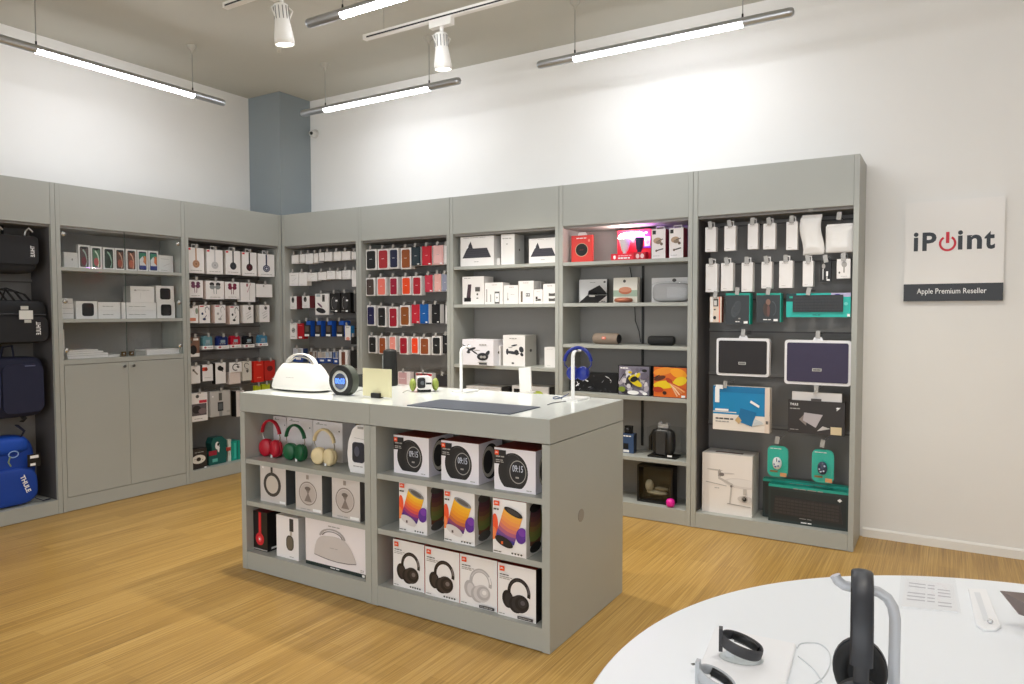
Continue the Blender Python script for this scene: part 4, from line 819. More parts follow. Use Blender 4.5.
def lime(q, l): hang(L3, Slot('L', .05, Z), *q, .03, 'lime_pack', l, base=mt('#c3cf2a', .4), cat='package', nohook=False)
lime((705, 760, 300, 352), 'lime green pack just showing over the counter corner'); lime((775, 850, 285, 352), 'larger lime green pack beside the white speaker on the slatwall')
# bottom of that bay
Z = zm(183, 425, 10.525); SL = Slot('L', .06, Z)
def a_oval(F): F.ell(.45, .48, .46, .22, mt('#e4dfd6')).ell(.45, .48, .15, .10, mt('#3a2a22')).ell(.45, .48, .06, .05, BLACK).ell(.2, .5, .03, .02, INK).ell(.7, .44, .03, .02, INK).words(.2, .8, .82, .03, INKL, 2).rect(.8, .0, .95, .06, INKW)
put(SL, 92, 252, 252, 490, .08, 'toy_box', 'dark box with a white oval picture at the foot of the headphone unit', zs=ZP, d=.05, base=mt('#2a2423', .45), art=a_oval)
loc, w, h, rz = SL.span(270, 470, 158, 445, .08); loc = (loc[0], loc[1], ZP); r = thing('headset_blister', 'dark teal rounded pack with a white and red picture beside the oval box', 'package', loc, rz)
MB().prism([(-w*.5, 0), (w*.40, 0), (w*.5, h*.45), (w*.46, h*.82), (w*.2, h), (-w*.25, h*.98), (-w*.36, h*.8), (-w*.34, h*.5), (-w*.5, h*.42)], 0, .08, mt('#0e4a47', .4), mt('#115853', .4)).build('carton', r, bev=.006)
m = MB(); F = Face(m, -w/2, w/2, 0, h, -.001); F.ell(.45, .68, .11, .14, CARD).ell(.50, .72, .05, .06, BLACK).poly([(.42, .62), (.58, .62), (.54, .42), (.48, .45)], CARD).rect(0, .35, .42, .52, mt('#9a1f35')).rect(.18, .1, .45, .22, mt('#5fb0a4')); m.build('printed_picture', r)
MB().box(w*.42, w*.60, -.02, .0, h*.42, h*.55, mt('#b8443a')).build('red_tab', r)
put(SL, 472, 508, 152, 415, .03, 'white_card', 'narrow white card beside the dark teal pack', zs=ZP, d=.10, base=mt('#d9dcd2'))
put(SL, 512, 602, 168, 405, .10, 'teal_box', 'bright teal box at the foot of the headphone unit, beside the island', zs=ZP, d=.09, base=mt('#109a88', .4), art=lambda F: F.rect(.3, .1, .5, .9, mt('#3fc0ae')).rect(.65, .0, .75, 1, mt('#0c6a60')))

# ================================================================== glass cabinet contents (L2)
Z = zm(55, 220, 7.585); SL = Slot('L', .09, Z)
def a_phone(c1, c2, c3):
    def f(F):
        F.poly([(.5+x, .5+z) for x, z in rrect(.74, .86, .08)], mt('#2a2c2e', .4)).poly([(.5+x, .48+z) for x, z in rrect(.64, .78, .06)], mt(c1, .4))
        F.arc(.25, .35, .5, .5, .18, mt(c2, .4), -.6, 1.3).ell(.48, .32, .22, .18, mt(c3, .4)).rect(.32, .83, .68, .88, BLACK)
    return f
ph = [((178, 265, 190, 372), '#5c4a4a', '#a9bdb2', '#7a3038', 'grey arcs'), ((272, 355, 201, 374), '#4f7b5e', '#cfe3d2', '#b55a52', 'light green arcs'), ((365, 452, 210, 376), '#33473d', '#9fc2ae', '#2a382f', 'dark green arcs'),
      ((456, 531, 216, 380), '#6a4436', '#d0a48c', '#a8543e', 'brown arcs'), ((540, 618, 222, 384), '#7c4a3a', '#e0a98c', '#c0664a', 'copper arcs')]
for q, a, c, d_, n in ph: put(SL, *q, .03, 'phone_box', 'white phone box with %s on its screen, top glass shelf' % n, zs=1.80, art=a_phone(a, c, d_))
def a_hill(s):
    def f(F): F.poly([(.5+x, .5+z) for x, z in rrect(.74, .86, .08)], mt('#26324a', .4)).rect(.18, .5, .82, .86, mt('#3f8d72')).poly([(.18, .2), (.18, .55), (.5, .72), (.82, .4), (.82, .2)], mt('#e6e4e6')).poly([(.62, .75), (.82, .7), (.82, .3), (.55, .45)], mt(s)).rect(.18, .1, .82, .28, mt('#2d3a86'))
    return f
put(SL, 626, 703, 230, 386, .03, 'phone_box', 'white phone box with an orange and green picture, beside the copper arcs box', zs=1.80, art=a_hill('#d98a52'))
put(SL, 710, 783, 236, 388, .03, 'phone_box', 'white phone box with an orange and green picture at the right end of the phones', zs=1.80, art=a_hill('#e07b4a'))
put(SL, 68, 172, 246, 365, .06, 'accessory_box', 'plain white box left of the phone boxes on the top glass shelf', zs=1.80, d=.10, art=lambda F: F.ell(.6, .55, .06, .07, INKL))
put(SL, 786, 896, 270, 392, .06, 'accessory_box', 'plain white box right of the phone boxes on the top glass shelf', zs=1.80, d=.10, art=a_lines)
Z = zm(55, 290, 7.585); SL = Slot('L', .08, Z)
zs = 1.42
ztop = at(0, -.08, *Z(95, 65)).z; n = 4; hh = (ztop-zs)/n
for k in range(n):
    loc, w, h, rz = SL.span(52, 140-(0 if k < 3 else 4), 65, 215)
    carton('flat_box', 'flat white box at the left end of the middle glass shelf, %s from the bottom' % ordn[k], (loc[0], loc[1], zs+k*hh+.0004*k), rz, w, hh, .10, art=lambda F: F.rect(.05, .03, .95, .09, INKL), group='stack of flat white boxes')
z1 = at(0, -.08, *Z(240, 85)).z
put(SL, 160, 322, 85, 215, .10, 'media_player_box', 'white box with a black rounded square at the left of the middle shelf', zs=zs, art=lambda F: F.poly([(.55+x*.9, .52+z) for x, z in rrect(.62, .74, .14)], mt('#17181a', .3)))
def stackbox(x0, x1, zt, zb, zbase, label, ):
    loc, w, h, rz = SL.span(x0, x1, zt, zb); return carton('flat_box', label, (loc[0], loc[1], zbase), rz, w, h-.0005, .12, art=lambda F: F.words(.2, .7, .5, .06, INKL, 2).rect(.0, .0, 1, .04, INKL))
hz = (at(0, -.08, *Z(410, 92)).z-zs)/2
for k in range(2):
    for (x0, x1), nm in (((328, 494), 'left'), ((506, 768), 'right')):
        loc, w, h, rz = SL.span(x0, x1, 90, 215)
        carton('flat_box', 'long white box, %s one of the %s pair on the middle glass shelf' % (('lower', 'upper')[k], {'left': 'shorter', 'right': 'longer'}[nm]), (loc[0], loc[1], zs+k*hz), rz, w, hz-.0006, .12, art=lambda F: F.words(.2, .7, .45, .08, INKL, 2), group='long white boxes on the middle shelf')
blk = lambda F: F.poly([(.5+x*.98, .5+z) for x, z in rrect(.60, .70, .12)], mt('#17181a', .3))
l2, w2, h2, rz = SL.span(775, 910, 90, 213)
carton('media_player_box', 'white box with a black rounded square, lower of the right pair', (l2[0], l2[1], zs), rz, w2, h2-.0006, .10, art=blk)
carton('media_player_box', 'white box with a black rounded square, upper of the right pair', (l2[0], l2[1]-.005, zs+h2), rz, w2, h2-.002, .10, art=blk)
loc, w, h, rz = SL.span(572, 752, -32, 90)
carton('router_box', 'larger white box standing on the longer pair of the middle shelf', (loc[0], loc[1], zs+2*hz), rz, w, h, .11, art=lambda F: F.words(.15, .8, .75, .03, INKL, 3).ell(.2, .75, .05, .05, INKL).line(.4, .2, .42, .6, .01, INKL), side=mt('#a7a6a2'))
zs = 1.12; SL = Slot('L', .06, Z)
zz = zs
for k, (x0, x1, t, dx, c) in enumerate(((98, 405, .022, 0, 'wide, at the bottom'), (92, 402, .016, 0, 'second from the bottom'), (95, 368, .016, 0, 'third from the bottom'), (100, 328, .013, 0, 'short, on top'))):
    loc, w, h, rz = SL.span(x0, x1, 500, 520); carton('flat_box', 'flat white box lying in the lower stack behind glass, %s' % c, (loc[0], loc[1], zz), rz, w, t-.0006, .16, art=lambda F: F.rect(0, .0, 1, .12, INKL)); zz += t
loc, w, h, rz = SL.span(408, 492, 485, 510); carton('flat_box', 'thin white box beside the lower stack, near the glass door locks', (loc[0], loc[1], zs), rz, w, h*.8, .12)
loc, w, h, rz = SL.span(612, 692, 470, 502, .08); carton('flat_box', 'small grey box right of the glass door locks', (loc[0], loc[1], zs), rz, w, h, .08, base=mt('#a7a7a3'))
for k in range(2):
    loc, w, h, rz = SL.span(695, 945, 458, 500); carton('flat_box', 'long flat white box at the right of the lowest glass shelf, %s one' % ('lower', 'upper')[k], (loc[0], loc[1], zs+k*h/2), rz, w, h/2-.0008, .16)
loc, w, h, rz = SL.span(54, 72, 300, 470, .10); carton('upright_card', 'narrow white box standing at the far left behind the glass', (loc[0], loc[1], zs), rz, w, loc[2]+h-zs, .10)

# ================================================================== bags (L1)
def soft(m, w, h, d, mat, c=(0, 0, 0), e=.5, n=32, k=18, wrk=.0, seed=1, taper=0.):
    """soft bag volume; origin at the bottom middle of the front"""
    rnd = random.Random(seed); b = len(m.v); m.ball((0, 0, 0), (w/2, d/2, h/2), mat, n, k, e)
    ph = [rnd.uniform(0, 6) for _ in range(4)]
    for i in range(b, len(m.v)):
        x, y, z = m.v[i]; t = 1-taper*(z/h+.5)
        f = 1+wrk*(math.sin(11*x/w+ph[0]+6*z/h)+.6*math.sin(17*z/h+ph[1]+4*x/w))
        m.v[i] = (c[0]+x*t*f, c[1]+y*t*f+d/2, c[2]+z+h/2)
    return m
def bag_at(x1, zt, zb, w, d):
    """right edge pixel, top and bottom rows"""
    r_ = at(0, -d, *Z(x1, (zt+zb)/2)); t = at(0, -d, *Z(x1*.5, zt)); b_ = at(0, -d, *Z(x1*.5, zb)); return (-d, r_.y-w/2, b_.z), t.z-b_.z
Z = zm(0, 215, 4.564); NYL = mt('#17181b', .75, noise=220); NYL2 = mt('#101114', .8, noise=220)
loc, h = bag_at(176, 92, 268, .50, .06); r = thing('messenger_bag', 'black messenger bag hanging at the top of the bag bay', 'bag', loc, PI/2); w = .50
soft(MB(), w, h, .16, NYL, e=.35, wrk=.006).build('body', r)
MB().prism(rrect(w*.98, h*.74, .03, z=h*.62), -.012, .02, mt('#1d1e22', .75, noise=220)).build('flap', r, bev=.008)
t = MB(); Face(t, w*.39, w*.43, h*.46, h*.74, -.0135).rect(0, 0, 1, 1, NYL2)
def vtext(m, s, x, z0, z1, hgt, y, mat):
    P, Fs, W_, H_ = text(s, .02); sc = (z1-z0)/W_; m.add([(x+hgt*(.5-pz/H_), y, z1-px*sc) for px, pz in P], Fs, mat)
vtext(t, 'THULE', w*.41, h*.45, h*.74, .026, -.0142, INKW); t.build('logo_tab', r, label='white THULE letters')
MB().tube([(-w*.2, .06, h*.93), (-w*.19, .03, h+.05), (w*.08, .03, h+.06), (w*.1, .06, h*.93)], .006, NYL2, 8, rx=.014).build('carry_handle', r)
for dx in (-.02, .17): MB().tube([(dx, .02, h*.97), (dx, .0, h+.03), (dx+.02, .0, h+.055), (dx+.05, .01, h+.03)], .006, mt('#cfcfcf', .3, .6), 6).build('buckle', r, label='light metal buckle')
MB().box(-.02, .02, .195, .208, h*.9, h+.05, DARK).build('hanger_strap', r)
loc, h = bag_at(228, 388, 588, .54, .04); r = thing('laptop_bag', 'black laptop bag with a white paper tag in the bag bay', 'bag', loc, PI/2); w = .54
soft(MB(), w, h, .18, NYL, e=.32, wrk=.006, seed=3).build('body', r)
MB().prism(rrect(w*.92, h*.56, .04, z=h*.33), -.018, .03, mt('#1b1c20', .75, noise=220)).build('front_pocket', r, bev=.012)
MB().tube([(-w*.45, -.006, h*.66), (0, -.012, h*.68), (w*.45, -.006, h*.66)], .004, mt('#3a3b40', .4), 6).build('zip', r)
t = MB(); vtext(t, 'THULE', w*.34, h*.20, h*.50, .03, -.0205, INKW); t.build('logo', r, label='white THULE letters')
MB().box(w*.11, w*.27, -.03, -.026, h*.56, h*.76, mt('#e3e4df')).box(w*.13, w*.22, -.028, -.0255, h*.78, h*.86, mt('#c9cac4')).box(w*.17, w*.25, -.028, -.0255, h*.48, h*.55, mt('#c9cac4')).build('paper_tag', r, label='white paper tag')
for k in range(4): MB().tube([(-w*.30+k*.045, .05, h*.9), (-w*.27+k*.05, .02, h+.05+.01*k), (-w*.12+k*.06, .02, h+.10-.02*k), (w*.02+k*.05, .03, h*.97)], .006, NYL2, 8, rx=.012).build('strap', r)
MB().box(-.02, .02, .20, .24, h*.9, h+.13, DARK).build('hanger_strap', r)
Z = zm(0, 340, 3.8)
loc, h = bag_at(175, 65, 295, .42, .05); r = thing('backpack', 'navy blue boxy backpack in the middle of the bag bay', 'backpack', loc, PI/2); w = .42
NAV = mt('#171b35', .75, noise=200)
soft(MB(), w, h, .2, NAV, e=.32, wrk=.006, seed=4).build('body', r)
MB().prism(rrect(w*.62, h*.80, .05, x=w*.14, z=h*.48), -.016, .03, mt('#1a1f3b', .75, noise=200)).build('front_pocket', r, bev=.014)
MB().tube([(-w*.22, -.018, h*.2), (-w*.215, -.021, h*.75)], .004, mt('#30365a', .5), 6).build('zip', r)
MB().tube([(w*.12+.018*math.cos(a), -.018, h*.85+.0*a) for a in (0,)]+[(w*.32, -.018, h*.85)], .004, mt('#5a6080', .4), 6).build('logo_bar', r)
m = MB(); m.tube([(-w*.34+.02*math.cos(a), -.02, h*.74+.02*math.sin(a)) for a in [2*PI*i/14 for i in range(14)]], .004, mt('#cdd0d8', .3), 6, True); m.build('zip_ring', r, label='pale zip ring')
MB().tube([(-w*.1, .08, h*.97), (-w*.08, .06, h+.07), (w*.06, .06, h+.08), (w*.1, .08, h*.97)], .006, NAV, 8, rx=.016).build('carry_handle', r)
for s in (-1, 1): MB().tube([(s*w*.2, .12, .03), (s*w*.22, .06, -.02), (s*w*.2, .09, -.04)], .004, NYL2, 8, rx=.016).build('strap', r)
MB().box(-.02, .02, .205, .23, h*.9, h+.12, DARK).build('hanger_strap', r)
q = at(2, ZP, *Z(60, 640)); loc, h = bag_at(150, 368, 640, .40, .07); loc = (loc[0], loc[1], ZP); h = h*.98; r = thing('backpack', 'bright blue soft backpack standing on the base of the bag bay', 'backpack', loc, PI/2); w = .42
BLB = mt('#0c3f9f', .6, noise=120)
soft(MB(), w, h, .2, BLB, e=.55, wrk=.022, seed=8, taper=.12).build('body', r)
soft(MB(), w*.86, h*.52, .07, mt('#0b3f9e', .6, noise=120), c=(0, -.03, .01), e=.5, wrk=.02, seed=12).build('front_pocket', r)
soft(MB(), w*.74, h*.26, .14, mt('#0e4cba', .6, noise=120), c=(-.01, -.015, h*.74), e=.6, wrk=.02, seed=5).build('top_flap', r)
t = MB(); P, Fs, W_, H_ = text('THULE', .03); a = 1.25
t.T = Matrix.Translation((w*.13, -.04, h*.43)) @ Matrix.Rotation(a, 4, 'Y'); t.add([(px*.13/W_, 0, pz*.032/H_) for px, pz in P], Fs, INKW); t.T = Matrix.Identity(4); t.build('logo', r, label='slanting white THULE letters')
m = MB(); m.tube([(.02+.03*math.cos(a), -.04, h*.76+.022*math.sin(a)) for a in [2*PI*i/16 for i in range(16)]], .004, mt('#8fb0e6', .4), 6, True); m.tube([(.0, -.04, h*.74), (-.015, -.045, h*.66), (0, -.045, h*.60)], .005, mt('#7d8f6a', .4), 6); m.build('cord', r, label='pale loop cord')
MB().box(w*.26, w*.46, -.035, -.031, h*.54, h*.72, BLACK).box(w*.30, w*.43, -.0365, -.0352, h*.66, h*.70, INKW).box(w*.30, w*.38, -.0365, -.0352, h*.555, h*.59, INKW).build('hang_label', r, label='black tag with white bars')
for s in (-1, 1): MB().tube([(s*w*.22, .05, h*.9), (s*w*.25, -.01, h+.03), (s*w*.2, .05, h+.07)], .005, NAV, 8, rx=.02).build('strap', r)
MB().tube([(w*.42, .02, .03), (w*.5, -.02, .008), (w*.62, -.01, .008)], .003, NAV, 8, rx=.014, ref=(0, 1, 0)).build('side_strap', r)

# ================================================================== the island
IX0, IX1, IXM, IYF, IYB, IZT, IZS = 2.0707, 4.0705, 3.0567, -2.0935, -1.2997, 1.013, .906
IP = .038
def island(x0, x1, label, shelves):
    r = thing('island_cabinet', label, 'shelves', (x0, IYF, 0), 0); W = x1-x0; D = IYB-IYF
    for a in (0, W-IP): MB().box(a, a+IP, 0, D, .003, IZS-.004, GREY).build('side_panel', r, bev=.002)
    MB().box(IP+.0005, W-IP-.0005, .002, .022, .005, ZP, GREY).build('plinth_board', r, bev=.0015)
    MB().box(IP+.0005, W-IP-.0005, .0222, .388, ZP-.02, ZP, GREY).build('base_shelf', r)
    MB().box(IP+.0005, W-IP-.0005, .39, .405, .014, IZS-.004, GREYD).build('back_panel', r)
    MB().box(IP+.0005, W-IP-.0005, D-.02, D-.002, .014, IZS-.004, GREY).build('rear_panel', r)
    MB().box(IP+.01, W-IP-.01, .06, D-.06, .0, .0029, BLACK).build('plinth_foot', r)
    for z in shelves: MB().box(IP+.0005, W-IP-.0005, .004, .389, z-.026, z, GREY).build('shelf_board', r, bev=.0015)
    return r
IL = island(IX0, IXM-.0012, 'left half of the grey island, shelving red, green and cream headphones', (.637, .397))
IR = island(IXM+.0012, IX1, 'right half of the grey island, shelving the boxed round clock speakers', (.668, .393))
MB().cyl((0, 0, 0), (.0015, 0, 0), .03, .03, mt('#908b82', .5), 24).build('cable_cap', IR, (IX1-IXM-.0012, .30, .53), label='round grey cap on the end panel')
r = thing('countertop', 'thick grey countertop with a pale glossy surface across the whole island', 'countertop', (IX0, IYF, IZS), 0)
D = IYB-IYF; H = IZT-IZS
MB().box(0, IXM-IX0-.0012, 0, D, 0, H-.002, GREY).build('apron_board', r, bev=.0015)
MB().box(IXM-IX0+.0012, IX1-IX0, 0, D, 0, H-.002, GREY).build('apron_board', r, bev=.0015)
MB().box(.002, IX1-IX0-.002, .002, D-.002, H-.0018, H, TOP).build('top_sheet', r, label='pale glossy top sheet')

# goods in the left half
Z = zm(240, 400, 7.585); SI = Slot('B', IYF+.1, Z)
def tbl(zs, x, y): return at(2, zs, *Z(x, y))
def ibox(x0, x1, zt, zb, ub, dep, name, label, zs, **kw): return put(SI, x0, x1, zt, zb, dep, name, label, zs=zs, ub=ub, **kw)
def a_retro(F): F.words(.1, .5, .9, .02, INKL, 2).ell(.9, .78, .025, .02, INK).ell(.2, .94, .04, .02, INKL)
yb_ = IYF+.15
ibs = [((160, 352, 120, 430), 'red'), ((357, 552, 140, 470), 'green'), ((556, 778, 165, 520), 'cream')]
q0 = tbl(.637, 778, 520)
for q, n in ibs: put(Slot('B', q0.y, Z), *q, .10, 'headphone_box', 'white box standing behind the %s headphones in the island' % n, zs=.637, d=-1.895, base=mt('#e6e1e2', .45), art=a_retro)
def flat_headphones(label, loc, rz, w, h, M, M2, cx=.245, crx=.25, crz=.235, bandz=.58, th=.007, sticker=True):
    """headphones with both cups turned to the front; origin under the cups"""
    r = thing('headphones', label, 'headphones', loc, rz)
    rx = w*.44; cz = h*bandz; rz_ = h*(1-bandz)-th; pts = [(rx*math.cos(t), 0, cz+rz_*math.sin(t)) for t in [PI*(.04+.92*i/28) for i in range(29)]]
    MB().tube(pts, th, M, 10, rx=.013, ref=(0, 1, 0)).build('headband', r)
    for s in (-1, 1):
        MB().tube([(s*rx*.985, 0, cz+rz_*.18), (s*rx*1.0, .004, cz-.01), (s*(rx*.6+w*cx*.4), .01, h*(crz*1.6)), (s*w*cx, .014, h*crz*1.2)], .0028, CHROME if sticker else M, 8).build('slider_arm', r, label='thin metal arm' if sticker else None)
        cup = MB(); cup.T = Matrix.Translation((s*w*cx, 0, h*crz)) @ Matrix.Rotation(s*-.22, 4, 'Z')
        cup.lathe([(.006, -.022), (.75, -.0215), (.93, -.017), (1.0, -.006), (1.0, .002), (.9, .006)], M, 28, (0, 0, 0), 'y', sx=w*crx, sy=h*crz); cup.build('ear_cup', r)
        cu = MB(); cu.T = cup.T; cu.lathe([(.6, .0062), (.92, .0065), (.96, .014), (.9, .024), (.6, .026), (.55, .016)], M2, 28, (0, 0, 0), 'y', sx=w*crx*.98, sy=h*crz*.98); cu.build('ear_cushion', r)
    if sticker: MB().box(w*.17, w*.25, -.0275, -.0255, .004, .018, INKW).build('price_sticker', r)
    return r
def hp_flat(label, col, x0, x1, zt, zb, ub):
    yy = -1.985; a = at(1, yy-.01, *Z(x0, (zt+zb)/2)); c = at(1, yy-.01, *Z(x1, (zt+zb)/2)); t = at(1, yy, *Z((x0+x1)/2, zt)); w = (c.x-a.x)*.87; h = min(t.z, .88)-.637
    flat_headphones(label, (max(a.x+.004, IX0+.0395)+w/2, yy, .637), 0, w, h, mt(col, .38), mt(col, .6))
hp_flat('red headphones standing in front of a white box in the island', '#b8142c', 146, 318, 146, 428, (232, 428))
hp_flat('dark green headphones standing in front of a white box in the island', '#0d5a34', 328, 508, 182, 490, (420, 490))
hp_flat('cream headphones standing in front of a white box in the island', '#ead6a8', 540, 735, 215, 515, (640, 515))
q = tbl(.637, 880, 553); yy = q.y; a = at(1, yy, *Z(818, 400)); c = at(1, yy, *Z(958, 400)); t = at(1, yy, *Z(880, 188)); w = c.x-a.x; h = t.z-.637
r = thing('blister_case', 'white rounded pack with a dark window at the right end of the top island shelf', 'package', ((a.x+c.x)/2-.004, yy, .637), 0)
MB().prism([(-w*.34, 0), (w*.5, 0), (w*.5, h), (w*.05, h), (-w*.2, h*.9), (-w*.42, h*.65), (-w*.5, h*.4), (-w*.44, h*.12)], 0, .06, mt('#f0eeee', .3)).build('shell', r, bev=.008)
m = MB(); m.prism(rrect(w*.64, h*.42, .018, x=w*.12, z=h*.43), -.004, .0, mt('#2b2e3a', .25)); Face(m, -w*.2, w*.44, h*.22, h*.64, -.004).ell(.4, .55, .22, .25, mt('#4a4f60', .3)); m.build('window', r, label='dark rounded window')
m = MB(); F = Face(m, -w*.4, w*.5, 0, h, -.0008); F.words(.25, .85, .13, .02, INKL, 2).line(.35, .73, .98, .71, .008, INKL).rect(.55, .92, .9, .97, INKL); m.build('printed_text', r)
Z = zm(240, 455, 7.585); SI = Slot('B', 0, Z)
GB = mt('#cfc9c6', .45)
def a_ringhp(F): F.ell(.47, .50, .34, .33, mt('#3b3733', .5)).ell(.47, .50, .24, .245, mt('#c9c0b6')).rect(.42, .82, .50, .99, mt('#3b3733')).ell(.12, .94, .04, .03, CARD).rect(.76, .03, .98, .09, INKW)
def a_loop(F): F.arc(.47, .47, .34, .31, .10, mt('#8d837c'), 0, 2*PI).ell(.47, .47, .29, .26, mt('#bdb3ae')).poly([(.36, .62), (.58, .62), (.50, .47), (.62, .26), (.34, .26), (.46, .47)], mt('#857a74')).ell(.47, .60, .11, .05, mt('#6f655f')).rect(.42, .84, .52, .95, mt('#9a8f86')).rect(.66, .03, .97, .10, INKW).words(.2, .6, .05, .02, INKL, 1)
ibox(155, 348, 88, 345, (155, 345), .17, 'headphone_box', 'grey box with a dark oval headphone picture on the middle island shelf', .397, base=GB, side=mt('#55585a'), art=a_ringhp)
ibox(422, 622, 140, 410, (422, 410), .17, 'headphone_box', 'grey box with a pale round picture, between the two other grey boxes', .397, base=GB, side=mt('#6a6d6e'), art=a_loop)
ibox(698, 910, 180, 468, (698, 468), .17, 'headphone_box', 'grey box with a pale round picture at the right of the middle island shelf', .397, base=GB, side=mt('#5c5a5a'), art=a_loop)
Z = zm(240, 490, 6.84); SI = Slot('B', 0, Z)
def a_redhp(F): F.ell(.46, .30, .30, .16, mt('#d2202e', .4)).ell(.46, .30, .13, .075, mt('#f0606a', .4)).rect(.40, .42, .58, .99, mt('#d42a30', .4)).rect(.0, .02, 1, .05, INKL).ell(.46, .3, .05, .03, INKW)
o = ibox(90, 186, 150, 405, (90, 402), .14, 'headphone_box', 'black box with bright red headphones pictured, bottom left of the island', ZP, base=mt('#191517', .35), top=mt('#6a1520', .4), art=a_redhp, sideart=lambda F: F.rect(.2, .05, .9, .10, INKW).rect(.6, .3, .66, .36, RED))
def a_bw(F): F.rect(.60, .66, .78, .96, mt('#3a3734')).rect(.62, .56, .72, .66, mt('#b9b2aa')).poly([(.62+x, .38+z) for x, z in rrect(.34, .36, .14)], mt('#4a443c', .5)).poly([(.62+x, .38+z) for x, z in rrect(.26, .30, .11)], mt('#6a6253', .6)).words(.6, .8, .05, .015, INKL, 1)
ibox(250, 400, 182, 478, (250, 448), .14, 'headphone_box', 'white box with dark headphones seen from the side, bottom of the island', ZP, base=mt('#efecee', .45), side=mt('#c4c6c8'), art=a_bw)
def a_go(F):
    F.rect(0, 0, 1, .075, mt('#1d2c2a')).words(.42, .58, .03, .02, INKW, 1)
    b_ = []
    for x, z in ((.15, .265), (.155, .34), (.17, .44), (.19, .53), (.22, .60), (.26, .65), (.31, .68), (.40, .70), (.50, .71), (.58, .70), (.65, .67), (.70, .62), (.75, .54), (.79, .45), (.82, .36), (.85, .25), (.72, .215), (.55, .20), (.40, .21), (.27, .235)): b_.append((x, z))
    F.poly(b_, mt('#cdc6c4', .45)).poly([(.15, .265), (.27, .235), (.40, .21), (.55, .20), (.72, .215), (.85, .25), (.845, .23), (.72, .195), (.55, .18), (.40, .19), (.27, .215), (.16, .245)], mt('#8a8384'))
    F.arc(.46, .66, .22, .20, .16, mt('#b5aeac'), .05, PI-.1).arc(.46, .655, .18, .15, .10, mt('#6f6a6a'), .15, PI-.3).words(.42, .56, .45, .012, INKL, 1).words(.40, .6, .90, .02, INKL, 2).words(.92, .98, .14, .015, INKL, 1).words(.92, .98, .11, .015, INKL, 1).rect(.95, .02, .99, .07, INKW)
ibox(450, 862, 205, 605, (450, 500), .18, 'speaker_box', 'wide white box picturing a handled speaker, bottom right of the left island half', ZP, base=mt('#efe9ec', .45), art=a_go)

# goods in the right half
Z = zm(375, 420, 5.851); SI = Slot('B', 0, Z); SPK = mt('#1b1a1b', .5); SPK2 = mt('#2d2b2c', .5)
def jbl(F, x, z, w, h, c=ORANGE): F.rect(x, z, x+w, z+h, c).text('JBL', x+w*.16, z+h*.32, w*.68, INKW, .02, h*.38)
def a_horizon(F):
    F.poly([(.46+x*1.0, .455+z) for x, z in [(.36*math.cos(t), max(-.375, .45*math.sin(t))) for t in [2*PI*i/40 for i in range(40)]]], SPK)
    F.ell(.56, .46, .255, .33, mt('#232224', .4)).arc(.58, .47, .20, .275, .08, INKL, 0, 2*PI, 32).ell(.58, .47, .175, .245, mt('#1c1f26', .3))
    F.text('09:15', .455, .47, .25, mt('#cfd6e6', .4), .01, .16).rect(.53, .32, .61, .36, INKL).arc(.46, .64, .20, .24, .06, mt('#454345'), .6, 2.2)
    F.rect(.01, .62, .30, .95, SPK).words(.05, .27, .78, .03, INKL, 1).words(.05, .24, .70, .025, INKL, 1).words(.05, .26, .66, .02, INKL, 1); jbl(F, .03, .83, .10, .11)
    F.words(.80, .93, .06, .02, INKL, 1)
def s_horizon(F): F.ell(.5, .50, .36, .44, SPK).ell(.42, .50, .28, .38, mt('#bdb7ac', .5)).ell(.38, .50, .20, .29, SPK2)
for q, ub, n in (((110, 315, 97, 340), (110, 306), 'leftmost on the top shelf'), ((388, 607, 130, 387), (388, 350), 'in the middle of the top shelf'), ((698, 940, 172, 438), (698, 402), 'beside the end panel, top shelf')):
    ibox(*q, ub, .20, 'clock_speaker_box', 'box with a black round clock speaker picture, %s' % n, .668, base=mt('#eeeaf0', .4), side=mt('#dcd8e2', .4), top=mt('#8a2318', .45), art=a_horizon, sideart=s_horizon)
Z = zm(375, 470, 5.851); SI = Slot('B', 0, Z)
def grad(F, cx, cz, w, h, rot, cols):
    n = len(cols); A = F.asp(); c, s = math.cos(rot), math.sin(rot)
    R_ = lambda x, z: (cx+(x*c-z*s)/A, cz+x*s+z*c)
    for i, k in enumerate(cols):
        z0 = -h/2+h*i/n; z1 = -h/2+h*(i+1)/n; bow = .04
        F.poly([R_(-w/2, z0), R_(-w/4, z0-bow*.7), R_(0, z0-bow), R_(w/4, z0-bow*.7), R_(w/2, z0), R_(w/2, z1), R_(0, z1), R_(-w/2, z1)], mt(k, .45))
    return R_
GR = ['#4b2a86', '#6d2f84', '#a8376e', '#d9504e', '#ee6a3a', '#f48a2c', '#f7a428', '#f9b92c', '#fbc636']
GR2 = ['#4a3f9a', '#7d4f94', '#b5607e', '#d9786a', '#e98a58', '#f09a4e', '#f3a646', '#f4b044']
